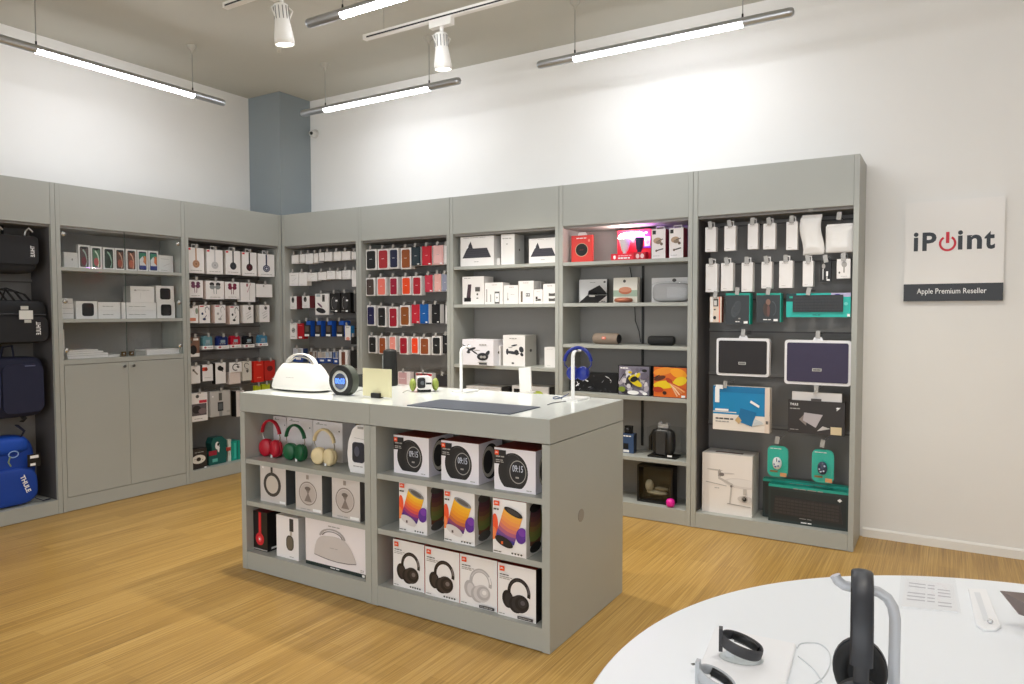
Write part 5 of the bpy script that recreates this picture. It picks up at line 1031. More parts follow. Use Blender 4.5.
def a_pulse(cols, cap, foot):
    def f(F):
        F.ell(.06, .52, .10, .20, mt('#f0582e', .45)).ell(.02, .36, .09, .12, mt('#f4884e', .45)) if True else 0
        A = F.asp(); w = .58*A
        p = grad(F, .50, .53, w, .56, -.34, cols)
        e = p(0, .28); F.ell(e[0], e[1], .29, .06, mt(cap, .4), rot=-.34); F.ell(e[0], e[1], .20, .038, mt('#5d5a5a' if cap != '#211f20' else '#3b3839', .4), rot=-.34)
        e = p(0, -.31); F.ell(e[0], e[1], .285, .085, mt(foot, .4), rot=-.34)
        e = p(-.03, -.34); F.rect(e[0]-.03, e[1]-.03, e[0]+.03, e[1]+.02, mt('#e2662c' if foot != '#d8d2d2' else '#5a4a4a', .4))
        F.ell(.88, .40, .16, .15, mt('#5b2a92', .45), rot=-.3).ell(.90, .46, .11, .07, mt('#7a3aa8', .45), rot=-.3)
        jbl(F, .05, .88, .17, .085); F.words(.05, .22, .80, .03, INK, 1).words(.05, .3, .04, .018, INK, 1)
        for k in range(4): F.ell(.62+.09*k, .06, .03, .016, INK)
    return f
def s_pulse(cap):
    def f(F):
        F.rect(0, 0, 1, 1, mt('#d9d6d4')).ell(.55, .5, .40, .46, mt('#6a6b3c', .5)); p = grad(F, .5, .5, .6*F.asp(), .62, 0, ['#7a4a34', '#7d8a4a', '#8a8a4a', '#9a7a48', '#8a5a48', '#7a4a4c', '#6a4450'])
        F.ell(.5, .86, .34, .09, mt(cap, .4)).ell(.5, .13, .34, .09, mt(cap, .4))
    return f
for q, ub, n, cols, cap, foot in (((142, 305, 70, 370), (142, 352), 'leftmost of three', GR, '#8d8a8a', '#d8d2d2'), ((405, 583, 110, 446), (405, 412), 'in the middle of three', ['#5d2f7e', '#8a3f6a', '#c8693e', '#e2862c', '#ee9a24', '#f4a822', '#f8b426', '#f9be2c'], '#8d8a8a', '#d8d2d2'),
                                   ((690, 885, 165, 520), (690, 480), 'beside the end panel', GR2, '#211f20', '#1d1b1c')):
    ibox(*q, ub, .15, 'light_speaker_box', 'upright box with an orange and purple speaker picture, %s' % n, .393, base=mt('#f0eeee', .4), side=mt('#d9d6d4', .4), top=mt('#a8321f', .45), art=a_pulse(cols, cap, foot), sideart=s_pulse('#5a5654' if cap != '#211f20' else '#211f20'))
Z = zm(375, 530, 5.851); SI = Slot('B', 0, Z)
def a_over(dark, mid, hi, band):
    d, m_, h_ = mt(dark, .4), mt(mid, .4), mt(hi, .4)
    def f(F):
        F.arc(.56, .50, .30, .28, .27, d, -.25, PI+.25, 30).arc(.56, .50, .27, .25, .10, m_, .1, PI-.4, 24)
        F.ell(.27, .34, .15, .17, d, rot=.15).ell(.30, .33, .10, .13, m_, rot=.15)
        F.ell(.50, .27, .20, .16, d, rot=.3).ell(.60, .30, .23, .17, m_, rot=.3).ell(.64, .31, .18, .135, d, rot=.3).ell(.66, .32, .12, .09, m_, rot=.3).ell(.67, .33, .06, .045, h_, rot=.3)
        F.line(.84, .52, .80, .66, .04, h_)
        jbl(F, .06, .86, .13, .095); F.words(.07, .32, .79, .018, INK, 2).words(.07, .42, .75, .014, INKL, 3).words(.07, .36, .72, .014, INKL, 2).words(.06, .22, .05, .018, INKL, 1)
        if band: F.rect(.55, .03, .95, .085, mt('#39363a')).words(.58, .92, .05, .018, INKL, 2)
        else:
            for k in range(5): F.ell(.60+.075*k, .075, .028, .018, INK)
    return f
K3 = ('#1e1817', '#3a302d', '#7d7370'); WH3 = ('#b9b5b6', '#d3cfd0', '#efecec'); K4 = ('#171518', '#2c292d', '#5a565c')
for q, ub, n, k, bnd in (((107, 289, 70, 378), (107, 322), 'white box with black headphones pictured, bottom left of the right island half', K3, 0), ((294, 494, 115, 435), (294, 376), 'white box with black headphones pictured, left of the white headphones box', K3, 0),
                       ((498, 715, 160, 493), (498, 428), 'box with pale white headphones pictured, between black headphone boxes', WH3, 1), ((719, 942, 212, 556), (719, 492), 'white box with matt black headphones pictured, beside the end panel at the bottom', K4, 1)):
    ibox(*q, ub, .13, 'headphone_box', n, ZP, base=mt('#f0eded', .42), side=mt('#c8281e' if q[0] != 719 else '#161416', .45), top=mt('#7a1a12', .45), art=a_over(*k, bnd))

# ------------------------------------------------------------------ on the counter
def on(u, v, z=IZT): return at(2, z, u, v)
# handled white speaker
q = on(301, 392.8); yf = q.y; a = at(1, yf+.08, 273.9, 385); c = at(1, yf+.08, 328.6, 385); w = (c.x-a.x)*.92; t = at(1, yf+.05, 300, 363.4); h = (t.z-IZT)*.96
r = thing('handled_speaker', 'large white dome speaker with an arched handle on the counter', 'speaker', ((a.x+c.x)/2, yf+.09, IZT), 0)
prof = [(0, .96, .96), (.04, 1, 1), (.2, .985, .97), (.4, .945, .90), (.6, .88, .80), (.78, .80, .68), (.92, .715, .54), (.98, .68, .46), (1.0, .64, .38)]
vs = []; n = 48; sg = lambda z_, e: math.copysign(abs(z_)**e, z_)
for z, fw, fd in prof:
    for i in range(n):
        tt = 2*PI*i/n; vs.append((w/2*fw*sg(math.cos(tt), .55), .09*fd*sg(math.sin(tt), .75), .010+(h-.010)*z))
k = len(prof); WSP = mt('#f1efea', .5)
MB().add(vs, [(i*n+j, i*n+(j+1) % n, (i+1)*n+(j+1) % n, (i+1)*n+j) for i in range(k-1) for j in range(n)]+[tuple(range(n-1, -1, -1)), tuple(range((k-1)*n, k*n))], WSP, True).build('body', r)
m = MB(); m.lathe([(.90, 0), (.97, .003), (.97, .0095)], mt('#2a2b2b', .5), 48, (0, 0, 0), 'z', sx=w/2*.97, sy=.085); m.build('foot_ring', r, label='dark foot ring')
ht = at(1, yf+.09, 300, 354).z-IZT
MB().tube([(w*.285*math.cos(x), 0, h*.93+(ht-h*.93)*math.sin(x)) for x in [PI*i/20 for i in range(21)]], .005, mt('#e9e8e4', .4), 10, rx=.017, ref=(0, 1, 0)).build('handle', r)
MB().tube([(w*.235*math.cos(x), -.004, h*.95+(ht-h*.93)*.70*math.sin(x)) for x in [PI*i/20 for i in range(21)]], .003, mt('#cfcdc8', .3, .3), 8, rx=.010, ref=(0, 1, 0)).build('handle_trim', r, label='chrome inner band of the handle')
m = MB(); Face(m, -.05, .05, h*.5, h*.56, -.0865).words(.15, .85, .3, .3, mt('#c9c5bf'), 2); m.build('logo', r)
# round clock speaker
q = on(341, 395.3); yf = q.y; a = at(1, yf, 328.6, 381); c = at(1, yf, 352.4, 381); w = c.x-a.x; t = at(1, yf, 341, 366.5); R_ = w/2; h = t.z-IZT
r = thing('clock_speaker', 'round black clock speaker with a blue display on the counter', 'speaker', ((a.x+c.x)/2, yf, IZT), 0)
ol = [(R_*math.cos(x), max(-h/2, h/2*1.08*math.sin(x)-.0)+h/2) for x in [2*PI*i/48 for i in range(48)]]
m = MB(); m.prism(ol, .004, .052, mt('#454b41', .6, noise=260), mt('#1c1d1c', .6), smooth=True); m.prism([(x*.97, (z-h/2)*.97+h/2) for x, z in ol], .0, .0039, mt('#1a1b1b', .55)); m.build('body', r)
m = MB(); m.lathe([(R_*.50, -.001), (R_*.60, -.006), (R_*.66, -.001)], mt('#c8cac8', .3, .6), 36, (-R_*.02, 0, h*.48), 'y'); m.build('display_ring', r, label='silver ring round the display')
m = MB(); m.lathe([(.002, -.0015), (R_*.5, -.0012), (R_*.5, 0)], mt('#4e5a78', .25), 32, (-R_*.02, 0, h*.48), 'y')
F = Face(m, -R_*.42, R_*.38, h*.36, h*.62, -.0026); F.text('00:03', .0, .12, 1.0, emit('#5f8cff', 2.2, 'blue_clock_digits'), .045, .78); F.k += 1; m.build('display', r, label='glowing blue digits')
# small black speaker hidden behind the sign
q = on(361, 386.8); tag(MB().prism(rrect(.12, .075, .012, z=.0375), 0, .07, mt('#1f2120', .6)).build('small_speaker', None, (q.x+.025, q.y, IZT+.0), bev=.004), 'small black speaker half hidden behind the cream sign', 'speaker')
# cream sign on its clip
q = on(377, 397.8); a = at(1, q.y, 362.8, 383); c = at(1, q.y, 391.4, 383); t = at(1, q.y, 377, 368.8); w = c.x-a.x; h = t.z-IZT
r = thing('counter_sign', 'blank cream square sign standing in a black clip on the counter', 'sign', ((a.x+c.x)/2, q.y, IZT), 0)
MB().box(-w/2, w/2, 0, .003, .006, h, mt('#e2dcb4', .45)).build('sign_panel', r)
m = MB(); m.prism(rrect(w*.28, .026, .004, z=.013), -.018, -.001, BLACK); m.prism(rrect(w*.28, .02, .004, z=.010), .004, .02, BLACK); m.box(-w*.13, w*.13, -.012, .014, 0, .0055, BLACK); m.build('clip', r, label='black clip')
# tall black speaker
q = on(390.5, 386.6); a = at(1, q.y+.04, 383.6, 370); c = at(1, q.y+.04, 395.2, 370); t = at(1, q.y, 390, 350.3); w = c.x-a.x; h = t.z-IZT
r = thing('tower_speaker', 'tall black fabric speaker standing behind the cream sign', 'speaker', ((a.x+c.x)/2, q.y+w/2, IZT), 0)
MB().lathe([(w*.44, 0), (w*.48, .006), (w*.47, h*.5), (w*.44, h-.012), (w*.40, h-.002), (w*.3, h)], mt('#0d0f0e', .7, noise=260), 28).build('body', r)
MB().lathe([(w*.26, h+.0002), (w*.28, h+.003), (w*.1, h+.004)], mt('#3a3d3c', .4), 24).build('top_panel', r)
m = MB(); m.box(-w*.28, -w*.2, -w*.44, -w*.38, h*.45, h*.86, mt('#7c807e', .3)); m.build('light_strip', r)
# toy robot with green wheels
q = on(421, 392.2); a = at(1, q.y, 412.3, 384); c = at(1, q.y, 429.4, 384); t = at(1, q.y, 421, 376.8); w = c.x-a.x; h = t.z-IZT
r = thing('toy_robot', 'white and black toy robot between two lime green wheels on the counter', 'toy', ((a.x+c.x)/2, q.y+.03, IZT), .72); w = .086
m = MB(); m.prism(rrect(w*.92, h*.84, h*.2, z=h*.58), -.03, .05, mt('#efeeec', .35), smooth=False); m.build('body', r, bev=.004)
m = MB(); m.prism(rrect(w*.52, h*.66, h*.14, x=-w*.2, z=h*.60), -.036, -.0305, mt('#16181a', .25)); m.lathe([(.002, -.041), (.010, -.040), (.012, -.0365)], mt('#4a5054', .2), 16, (-w*.14, 0, h*.6), 'y'); m.build('face_panel', r, label='black glossy face')
MB().box(w*.1, w*.47, -.0325, -.0303, h*.50, h*.62, BLACK).build('dark_stripe', r)
MB().prism(rrect(w*.9, h*.14, h*.05, z=h*.075), -.02, .045, BLACK).build('foot', r)
for s, xx in ((-1, w*.5+.020), (1, w*.5+.022)):
    m = MB(); m.T = Matrix.Translation((s*xx, .02, h*.44)); m.lathe([(.006, -.019), (.018, -.017), (.030, -.011), (.036, -.004), (.036, .004), (.030, .011), (.018, .017), (.006, .019)], mt('#8d9c46', .6), 28, (0, 0, 0), 'x'); m.build('wheel', r, label='lime green wheel')
# headphone stands
STD = mt('#eeeeec', .3)
def stand(u, v, top_v, label):
    q = on(u, v); t = at(1, q.y, u, top_v); h = t.z-IZT
    r = thing('headphone_stand', label, 'stand', (q.x, q.y, IZT), 0)
    MB().box(-.055, .035, -.012, .125, 0, .010, STD).build('base_plate', r, bev=.003)
    MB().tube([(0, 0, .0105), (0, 0, h-.03), (0, .006, h-.012), (0, .02, h-.003), (0, .04, h-.001), (0, .075, h-.004), (0, .085, h+.006)], .0045, STD, 10, rx=.0105, ref=(1, 0, 0)).build('hook_arm', r)
    return r, h
stand(461.2, 393.0, 347.2, 'empty white headphone stand behind the dark counter pad')
st, hs = stand(572.8, 400.8, 351.0, 'white headphone stand holding the blue headphones')
def hp_hang(label, loc, rz, M, Mc, Rx, H, bw, th, cr, splay=0., arm=None):
    """headphones hanging by the band; origin under the band's top"""
    r = thing('headphones', label, 'headphones', loc, rz); cz = -H*.42
    pts = [(Rx*math.cos(t)*(1+.06*math.sin(t)), 0, cz+(H*.42+th)*math.sin(t)) for t in [PI*(-.02+1.04*i/28) for i in range(29)]]
    MB().tube(pts, th/2, M, 10, rx=bw/2, ref=(0, 1, 0)).build('headband', r)
    MB().tube([(x*.93, 0, z-th*.9 if abs(x) < Rx*.8 else z) for x, y, z in pts[7:22]], th*.3, Mc, 8, rx=bw*.42, ref=(0, 1, 0)).build('headband_pad', r)
    for s in (-1, 1):
        MB().tube([(s*Rx*1.0, 0, cz+.012), (s*Rx*1.02, 0, cz-H*.12), (s*Rx*1.0, 0, cz-H*.30)], th*.35, arm or M, 8, rx=bw*.34, ref=(0, 1, 0)).build('slider_arm', r)
        c = MB(); c.T = Matrix.Translation((s*Rx*.90, 0, -H+cr*1.05)) @ Matrix.Rotation(s*splay, 4, 'Y'); d = s
        c.lathe([(.1*cr, d*.024), (.7*cr, d*.023), (.92*cr, d*.017), (cr, d*.006), (cr*.98, -d*.002)], M, 28, (0, 0, 0), 'x', sx=.86, sy=1.05); c.build('ear_cup', r)
        k_ = MB(); k_.T = c.T; k_.lathe([(.95*cr, -d*.0023), (.98*cr, -d*.010), (.86*cr, -d*.020), (.6*cr, -d*.022), (.5*cr, -d*.012), (.02, -d*.011)], Mc, 28, (0, 0, 0), 'x', sx=.84, sy=1.03); k_.build('ear_cushion', r)
    return r
flat_headphones('shiny blue headphones hanging on the white counter stand', (st.location.x+.006, st.location.y+.045, IZT+hs-.152), .28, .156, .176, mt('#03238a', .35), mt('#031a60', .5), .165, .215, .205, .50, .009, False)
# white leaning price holder
a = on(526, 393); 
r = thing('leaning_plate', 'tall white plate leaning on the back of the counter between the stands', 'sign', (a.x, a.y, IZT), 0)
hh = at(1, a.y, 526, 367.6).z-IZT; ww = at(1, a.y, 532, 380).x-at(1, a.y, 520.2, 380).x
m = MB(); m.T = Matrix.Rotation(-.11, 4, 'Y') @ Matrix.Rotation(-.10, 4, 'X'); m.prism(rrect(ww, hh-.008, .004, z=hh/2+.004), -.004, .004, mt('#eceae6', .4)); m.build('plate', r)
m = MB().box(-ww*.5, ww*.5, -.02, .05, 0, .0038, mt('#e4e3df', .4)); m.build('foot', r)
# dark pad
z_ = IZT+.004; P4 = [on(407.5, 405, z_), on(441, 399, z_), on(539, 406.6, z_), on(511, 414, z_)]
x0 = (P4[0].x+P4[1].x)/2; x1 = (P4[2].x+P4[3].x)/2; y0 = (P4[0].y+P4[3].y)/2; y1 = (P4[1].y+P4[2].y)/2
m = MB().box(-(x1-x0)/2, (x1-x0)/2, -(y1-y0)/2, (y1-y0)/2, 0, .004, mt('#3f4856', .45)); tag(m.build('counter_pad', None, ((x0+x1)/2, (y0+y1)/2, IZT), bev=.0012), 'flat dark slate blue pad lying on the counter', 'mat')
# cables
def cable(name, label, pts, rad, col, z=IZT):
    P = [on(u, v, z+rad) for u, v in pts]; Q = []
    for i in range(len(P)-1):
        p0 = P[max(i-1, 0)]; p1 = P[i]; p2 = P[i+1]; p3 = P[min(i+2, len(P)-1)]
        for k in range(6):
            t = k/6; Q.append(.5*((2*p1)+(p2-p0)*t+(2*p0-5*p1+4*p2-p3)*t*t+(3*p1-p0-3*p2+p3)*t**3))
    Q.append(P[-1]); tag(MB().tube(Q, rad, mt(col, .5), 6).build(name), label, 'cable')
cable('audio_cable', 'looped blue cable lying beside the headphone stand', [(569, 393.5), (562, 397.2), (555, 398.8), (553, 397.6), (557, 396.6), (563, 398.5), (568, 397.8)], .0022, '#27406f')
cable('charging_cable', 'thin black cable running to the blue headphone stand', [(547.5, 404.8), (552, 403.2), (559, 402), (566, 401.4)], .0018, '#2a2c30')
cable('speaker_cable', 'thin grey cable curling behind the cream sign', [(356, 392), (360, 390.3), (364, 390), (368, 389.5)], .0016, '#7c7c78')
cable('robot_cable', 'thin grey cable trailing from the toy robot', [(403, 392.5), (406, 390.8), (410, 390.2)], .0016, '#8a8a86')

# ------------------------------------------------------------------ round table
TZ, TX, TY, TR = .80, 5.8077, -3.4536, .856
r = thing('round_table', 'round white table top in the near corner of the shop', 'table', (TX, TY, 0), 0)
MB().lathe([(TR-.02, TZ-.04), (TR-.003, TZ-.035), (TR, TZ-.028), (TR, TZ-.004), (TR-.004, TZ)], TABLEW, 160).build('table_top', r)
MB().lathe([(.30, 0), (.30, .012), (.10, .03), (.05, .05), (.05, TZ-.08), (.12, TZ-.0405)], ALU, 40).build('pedestal', r)
cr_, sr_ = math.cos(.1), math.sin(.1)
A_ = at(2, 1.066, 862, 589)
def T2(u, v, z=TZ): return at(2, z, u, v)
px, py = A_.x+cr_*.0425, A_.y+sr_*.0425; hh = A_.z-TZ
r = thing('headphone_stand', 'silver grey curved stand holding the black headphones on the round table', 'stand', (px, py, TZ), .1)
MB().lathe([(.07, 0), (.072, .004), (.068, .008), (.01, .010)], ALU, 40, (-.03, 0, 0)).build('base_plate', r)
STG = mt('#c3c6cc', .4, .25)
m = MB().tube([(0, 0, .0102), (0, 0, hh-.036), (-.003, 0, hh-.020), (-.010, 0, hh-.008), (-.022, 0, hh-.001), (-.04, 0, hh), (-.056, 0, hh), (-.066, 0, hh+.001), (-.074, 0, hh+.006), (-.078, 0, hh+.014)], .0075, STG, 12, rx=.007, ref=(0, 1, 0)); m.build('hook_arm', r)
hp_hang('matt black headphones hanging on the silver stand on the round table', (A_.x, A_.y, A_.z+.0125), PI/2+.1, mt('#2a2c32', .42), mt('#17181a', .7), .072, .208, .029, .009, .045, splay=.14, arm=mt('#2b2c30', .4))
# bracelet display board
c4 = [T2(690, 690, TZ+.012), T2(715, 626, TZ+.012), T2(796, 643, TZ+.012), T2(782, 700, TZ+.012)]
def slab(name, label, cat, P, z0, z1, mat, bev=.003):
    ctr = sum((p for p in P), Vector())/len(P); n_ = len(P)
    vs = [(p.x-ctr.x, p.y-ctr.y, z0-z0) for p in P]+[(p.x-ctr.x, p.y-ctr.y, z1-z0) for p in P]
    ar = sum(vs[i][0]*vs[(i+1) % n_][1]-vs[(i+1) % n_][0]*vs[i][1] for i in range(n_))
    fs = [tuple(range(n_-1, -1, -1)), tuple(range(n_, 2*n_))]+[(i, (i+1) % n_, (i+1) % n_+n_, i+n_) for i in range(n_)]
    if ar < 0: fs = [f[::-1] for f in fs]
    return tag(MB().add(vs, fs, mat).build(name, None, (ctr.x, ctr.y, z0), bev=bev), label, cat)
slab('display_board', 'white bracelet display board on the round table', 'display', c4, TZ, TZ+.012, mt('#f3f4f6', .35))
def bracelet(u, v, w_px, label, col, rz, full=True):
    c = T2(u, v, TZ+.013); k = (c-CAM).length/FPX; R = w_px*k/2
    r = thing('smart_bracelet', label, 'bracelet', (c.x, c.y, TZ+.0125), rz)
    M = mt(col, .5)
    ring = lambda k, t, lift: (R*k*math.cos(t), R*k*.80*math.sin(t), .0245-.011*math.cos(t)+lift)
    pts = [ring(1, PI+.30+(2*PI-.45)*i/40, 0) for i in range(41)]
    MB().tube(pts, .0022, M, 8, rx=.0105, ref=(.25, 0, 1)).build('strap', r)
    MB().tube([ring(.90, .35+1.7*i/14, 0) for i in range(15)], .003, mt('#101113', .3), 8, rx=.008, ref=(.25, 0, 1)).build('tracker', r)
    e = ring(1, PI+.12, .008); MB().box(e[0]-.004, e[0]+.003, e[1]-.008, e[1]+.006, .012, e[2]+.012, mt(col, .45)).build('buckle_end', r)
    MB().box(-R*.75, -R*.35, -R*.1, R*.2, 0, .030, mt('#e8ebee', .3)).build('holder', r, label='white plastic holder')
    MB().lathe([(R*1.08, 0), (R*1.1, .0006), (R*1.02, .0008)], mt('#cfd6d8', .3), 32, (0, 0, -.0004), 'z', sy=.66).build('recess', r)
    return r
bracelet(741, 658, 34, 'black fitness bracelet standing on the white display board', '#3a3a3d', .25)
bracelet(716, 695, 30, 'pale grey fitness bracelet at the lower edge of the display board', '#b9bdc2', .1)
q = T2(696, 664, TZ+.0125)
o = MB(); F = Face(o, 0, 1, 0, 1, 0)
o = MB().box(-.010, .010, -.004, .004, 0, .001, mt('#dfe2e5', .4)).box(-.009, -.002, -.003, .003, .001, .0013, INK).box(.0, .009, -.003, .003, .001, .0013, INKL).build('size_label', None, (q.x, q.y, TZ+.0123), .9); tag(o, 'tiny printed label beside the bracelets on the display board', 'label')
def tcable(name, label, pts, rad, col):
    P = [T2(u, v, TZ+rad) for u, v in pts]; Q = []
    for i in range(len(P)-1):
        p0 = P[max(i-1, 0)]; p1 = P[i]; p2 = P[i+1]; p3 = P[min(i+2, len(P)-1)]
        for k in range(6):
            t = k/6; Q.append(.5*((2*p1)+(p2-p0)*t+(2*p0-5*p1+4*p2-p3)*t*t+(3*p1-p0-3*p2+p3)*t**3))
    Q.append(P[-1]); tag(MB().tube(Q, rad, mt(col, .3), 6).build(name), label, 'cable')
tcable('security_cable', 'thin clear white cable looping from the bracelet board', [(797, 648), (800, 644), (808, 642.5), (820, 644), (829, 652), (830, 664), (824, 676), (815, 684), (806, 690)], .0012, '#dadfe3')
tcable('security_cable', 'thin clear white cable stretched straight beside the bracelet board', [(798, 656), (808, 664), (816, 672), (822, 682)], .0012, '#dadfe3')
# price sheet under clear acrylic
c4 = [T2(901, 607), T2(906, 578.5), T2(954, 585), T2(958, 612.5)]
o = slab('price_sheet', 'printed white sheet lying near the far table edge', 'paper', c4, TZ, TZ+.0015, mt('#eff1f4', .35), 0)
ctr = o.location; m = MB()
def lerp4(s, t): return (c4[0]*(1-s)*(1-t)+c4[1]*(1-s)*t+c4[2]*s*t+c4[3]*s*(1-t))
for k in range(7):
    for s0, s1 in ((.08, .42), (.46, .60), (.66, .9)):
        if (k*3+int(s0*10)) % 4 == 0: continue
        t0 = .12+k*.115; pp = [lerp4(s0, t0), lerp4(s1, t0), lerp4(s1, t0+.035), lerp4(s0, t0+.035)]
        m.add([(p.x-ctr.x, p.y-ctr.y, .0019) for p in pp], [(0, 1, 2, 3)], mt('#c4c4cb', .5))
m.build('printed_lines', o, label='grey printed lines')
c5 = [T2(898, 610), T2(901, 574.5), T2(955, 580), T2(961, 615.5)]
slab('clear_plate', 'clear acrylic plate covering the printed sheet', 'plate', [p for p in c5], TZ+.0045, TZ+.0065, glass_mat('matt_acrylic', '#fdfdfd', .15), 0)
# remote tray
P = [T2(968, 590.5), T2(986, 591), T2(1001, 628), T2(996, 632), T2(984, 632), T2(976, 627)]
o = slab('mouse_tray', 'slim white plastic tray near the laptop', 'tray', P, TZ, TZ+.006, mt('#f4f5f7', .3), .002)
q = T2(990, 623, TZ+.007); MB().ball((q.x-o.location.x, q.y-o.location.y, .011), (.006, .006, .005), mt('#d8dadd', .2, .5), 14, 8).build('knob', o, label='small shiny knob')
P = [T2(974, 592, TZ+.007), T2(980, 592.3, TZ+.007), T2(989, 620, TZ+.007), T2(984, 621, TZ+.007)]
m = MB().add([(p.x-o.location.x, p.y-o.location.y, .0066) for p in P], [(0, 1, 2, 3)], mt('#e2e5e9', .3)); m.build('groove', o)
# laptop, only a corner in view
P = [T2(1000, 591, TZ+.07), T2(1075, 598, TZ+.07), T2(1095, 640, TZ+.03), T2(1019, 614.5, TZ+.03)]; ctr = (P[0]+P[2])/2
r = thing('tablet', 'corner of a brown grey tablet tilted on a silver support at the picture edge', 'tablet', (ctr.x, ctr.y, TZ), 0)
nn = (P[1]-P[0]).cross(P[3]-P[0]).normalized()*.0035; nn = nn if nn.z > 0 else -nn; c0 = Vector((ctr.x, ctr.y, TZ))
m = MB().add([p-c0+nn for p in P]+[p-c0-nn for p in P], [(0, 3, 2, 1), (4, 5, 6, 7), (0, 1, 5, 4), (1, 2, 6, 5), (2, 3, 7, 6), (3, 0, 4, 7)], mt('#7d706c', .4, .2)); m.build('slate', r, bev=.001)
a = P[3]*.8+P[2]*.2-c0; MB().box(a.x-.005, a.x+.10, a.y-.03, a.y-.012, 0, .022, ALU).box(a.x-.005, a.x+.10, a.y-.012, a.y+.10, 0, .008, ALU).build('support', r, bev=.002, label='silver support')

# ------------------------------------------------------------------ wall sign
a = at(1, RY1-.03, 905.5, 202); c = at(1, RY1-.03, 1003, 300); w = c.x-a.x; zt = at(1, RY1-.03, 950, 200).z; zb = at(1, RY1-.03, 953, 301).z; h = zt-zb
r = thing('wall_sign', 'square white iPoint sign with a black foot band on the white wall', 'sign', ((a.x+c.x)/2, RY1-.03, zb), 0)
bz = at(1, RY1-.03, 953, 283.5).z-zb
m = MB().box(-w/2, w/2, 0, .0295, bz, h, mt('#efedea', .45)); m.build('sign_board', r, bev=.001)
F0 = MB(); F = Face(F0, -w/2, w/2, 0, h, -.0006)
LT = mt('#2b3138', .5); LR = mt('#d0263a', .5)
def put_text(s, x0, x1, z0, z1, mat, bold=.0):
    P_, Fs_, W_, H_ = text(s, bold); F.k += 1; F0.add([(-w/2+w*(x0+(x1-x0)*p_/W_), -.0010, h*(z0+(z1-z0)*q_/H_)) for p_, q_ in P_], Fs_, mat)
# pixel shares measured on the board (0..1 across, 0..1 up)
put_text('i', .095, .145, .505, .695, LT, .028); put_text('P', .187, .332, .505, .69, LT, .028)
put_text('i', .547, .597, .505, .695, LT, .028); put_text('n', .638, .785, .505, .645, LT, .028); put_text('t', .808, .910, .50, .675, LT, .028)
F.arc(.445, .572, .088, .078, .27, LR, PI/2+.55, PI/2+2*PI-.55, 36); F.rect(.428, .575, .462, .685, LR); F0.build('lettering', r, label='dark lettering with a red power symbol')
m = MB().box(-w/2, w/2, 0, .0295, 0, bz-.0005, mt('#24262b', .4)); F = Face(m, -w/2, w/2, 0, bz, -.0003); F.text('Apple Premium Reseller', .14, .33, .70, INKW, .004, .40); m.build('foot_band', r, label='black band with white words')

# ------------------------------------------------------------------ ceiling lights
PZ = 3.2; PR = .028
def pendant(x, y, along, L, label, group='pendant tube lights'):
    """suspended tube: solid metal ends, lit underside between them; origin at the middle"""
    r = thing('pendant_light', label, 'ceiling light', (x, y, PZ), 0 if along == 'x' else PI/2, group); e = .29; HL = L/2
    m = MB(); n = 14
    cut = .20; up = [(PR*math.cos(t), PR*math.sin(t)) for t in [-cut+(PI+2*cut)*i/n for i in range(n+1)]]
    vs = [(s, yy, zz) for s in (-HL+e, HL-e) for yy, zz in up]; k = n+1
    m.add(vs, [(i, i+1, i+1+k, i+k) for i in range(n)]+[(n, 0, k, 2*n+1)], ALU, True); m.build('top_housing', r)
    m = MB(); lo = [(PR*.97*math.cos(t), PR*1.05*math.sin(t)) for t in [PI+cut+(PI-2*cut)*i/n for i in range(n+1)]]
    vs = [(s, yy, zz) for s in (-HL+e+.001, HL-e-.001) for yy, zz in lo]
    m.add(vs, [(i, i+1, i+1+k, i+k) for i in range(n)], TUBE, True); m.build('diffuser', r, label='glowing white diffuser')
    for s in (-1, 1):
        m = MB().lathe([(PR, s*(HL-e)), (PR, s*(HL-.03)), (PR*.9, s*(HL-.012)), (PR*.6, s*(HL-.003)), (.003, s*HL)], ALU, 28, (0, 0, 0), 'x'); m.build('end_housing', r)
        xx = s*(HL-e-.004); MB().cyl((xx, 0, PR), (xx, 0, CH-PZ-.02), .0035, .0035, mt('#a8a8a4', .35, .7), 8).lathe([(.006, PR-.003), (.006, PR+.02), (.003, PR+.024)], DARK, 10, (xx, 0, 0)).build('suspension_rod', r)
        MB().lathe([(.008, CH-PZ-.065), (.012, CH-PZ-.04), (.034, CH-PZ-.018), (.036, CH-PZ-.0005)], mt('#b5b2a8', .5), 20, (xx, 0, 0)).build('ceiling_rose', r)
    return r
g = lambda u, v: at(2, PZ, u, v)
a, b_ = g(224, 103.5), g(196, 94.5); c = g(35.4, 47); L1_ = (a.y-c.y)+(a.y-b_.y)
pendant((a.x+b_.x)/2, a.y-L1_/2, 'y', L1_, 'pendant tube light along the left wall above the bags and glass cabinet')
a, b_ = g(300, 113.5), g(461.5, 81); pendant((a.x+b_.x)/2, (a.y+b_.y)/2, 'x', b_.x-a.x, 'pendant tube light nearest the blue-grey column, above the phone cases')
a, b_ = g(536, 64.5), g(795, 12.5); pendant((a.x+b_.x)/2, (a.y+b_.y)/2, 'x', b_.x-a.x, 'pendant tube light above the end slatwall unit and bulb display')
a = g(307, 24); LL = b_.x-g(536, 64.5).x; pendant(a.x+LL/2, a.y, 'x', LL, 'pendant tube light cut by the top edge, between the two spotlights')
for x, y in ((a.x+LL*1.5+.45, a.y), (a.x+LL/2, -3.6), (a.x+LL*1.5+.45, -3.6), (a.x+LL*1.5+.45, -5.6), (7.4, -2.6)):  # unseen pendants, added to brighten the room
    pendant(x, y, 'x', LL, 'unseen pendant tube light added for brightness, beyond the edge of the picture', 'added pendant tube lights out of view')
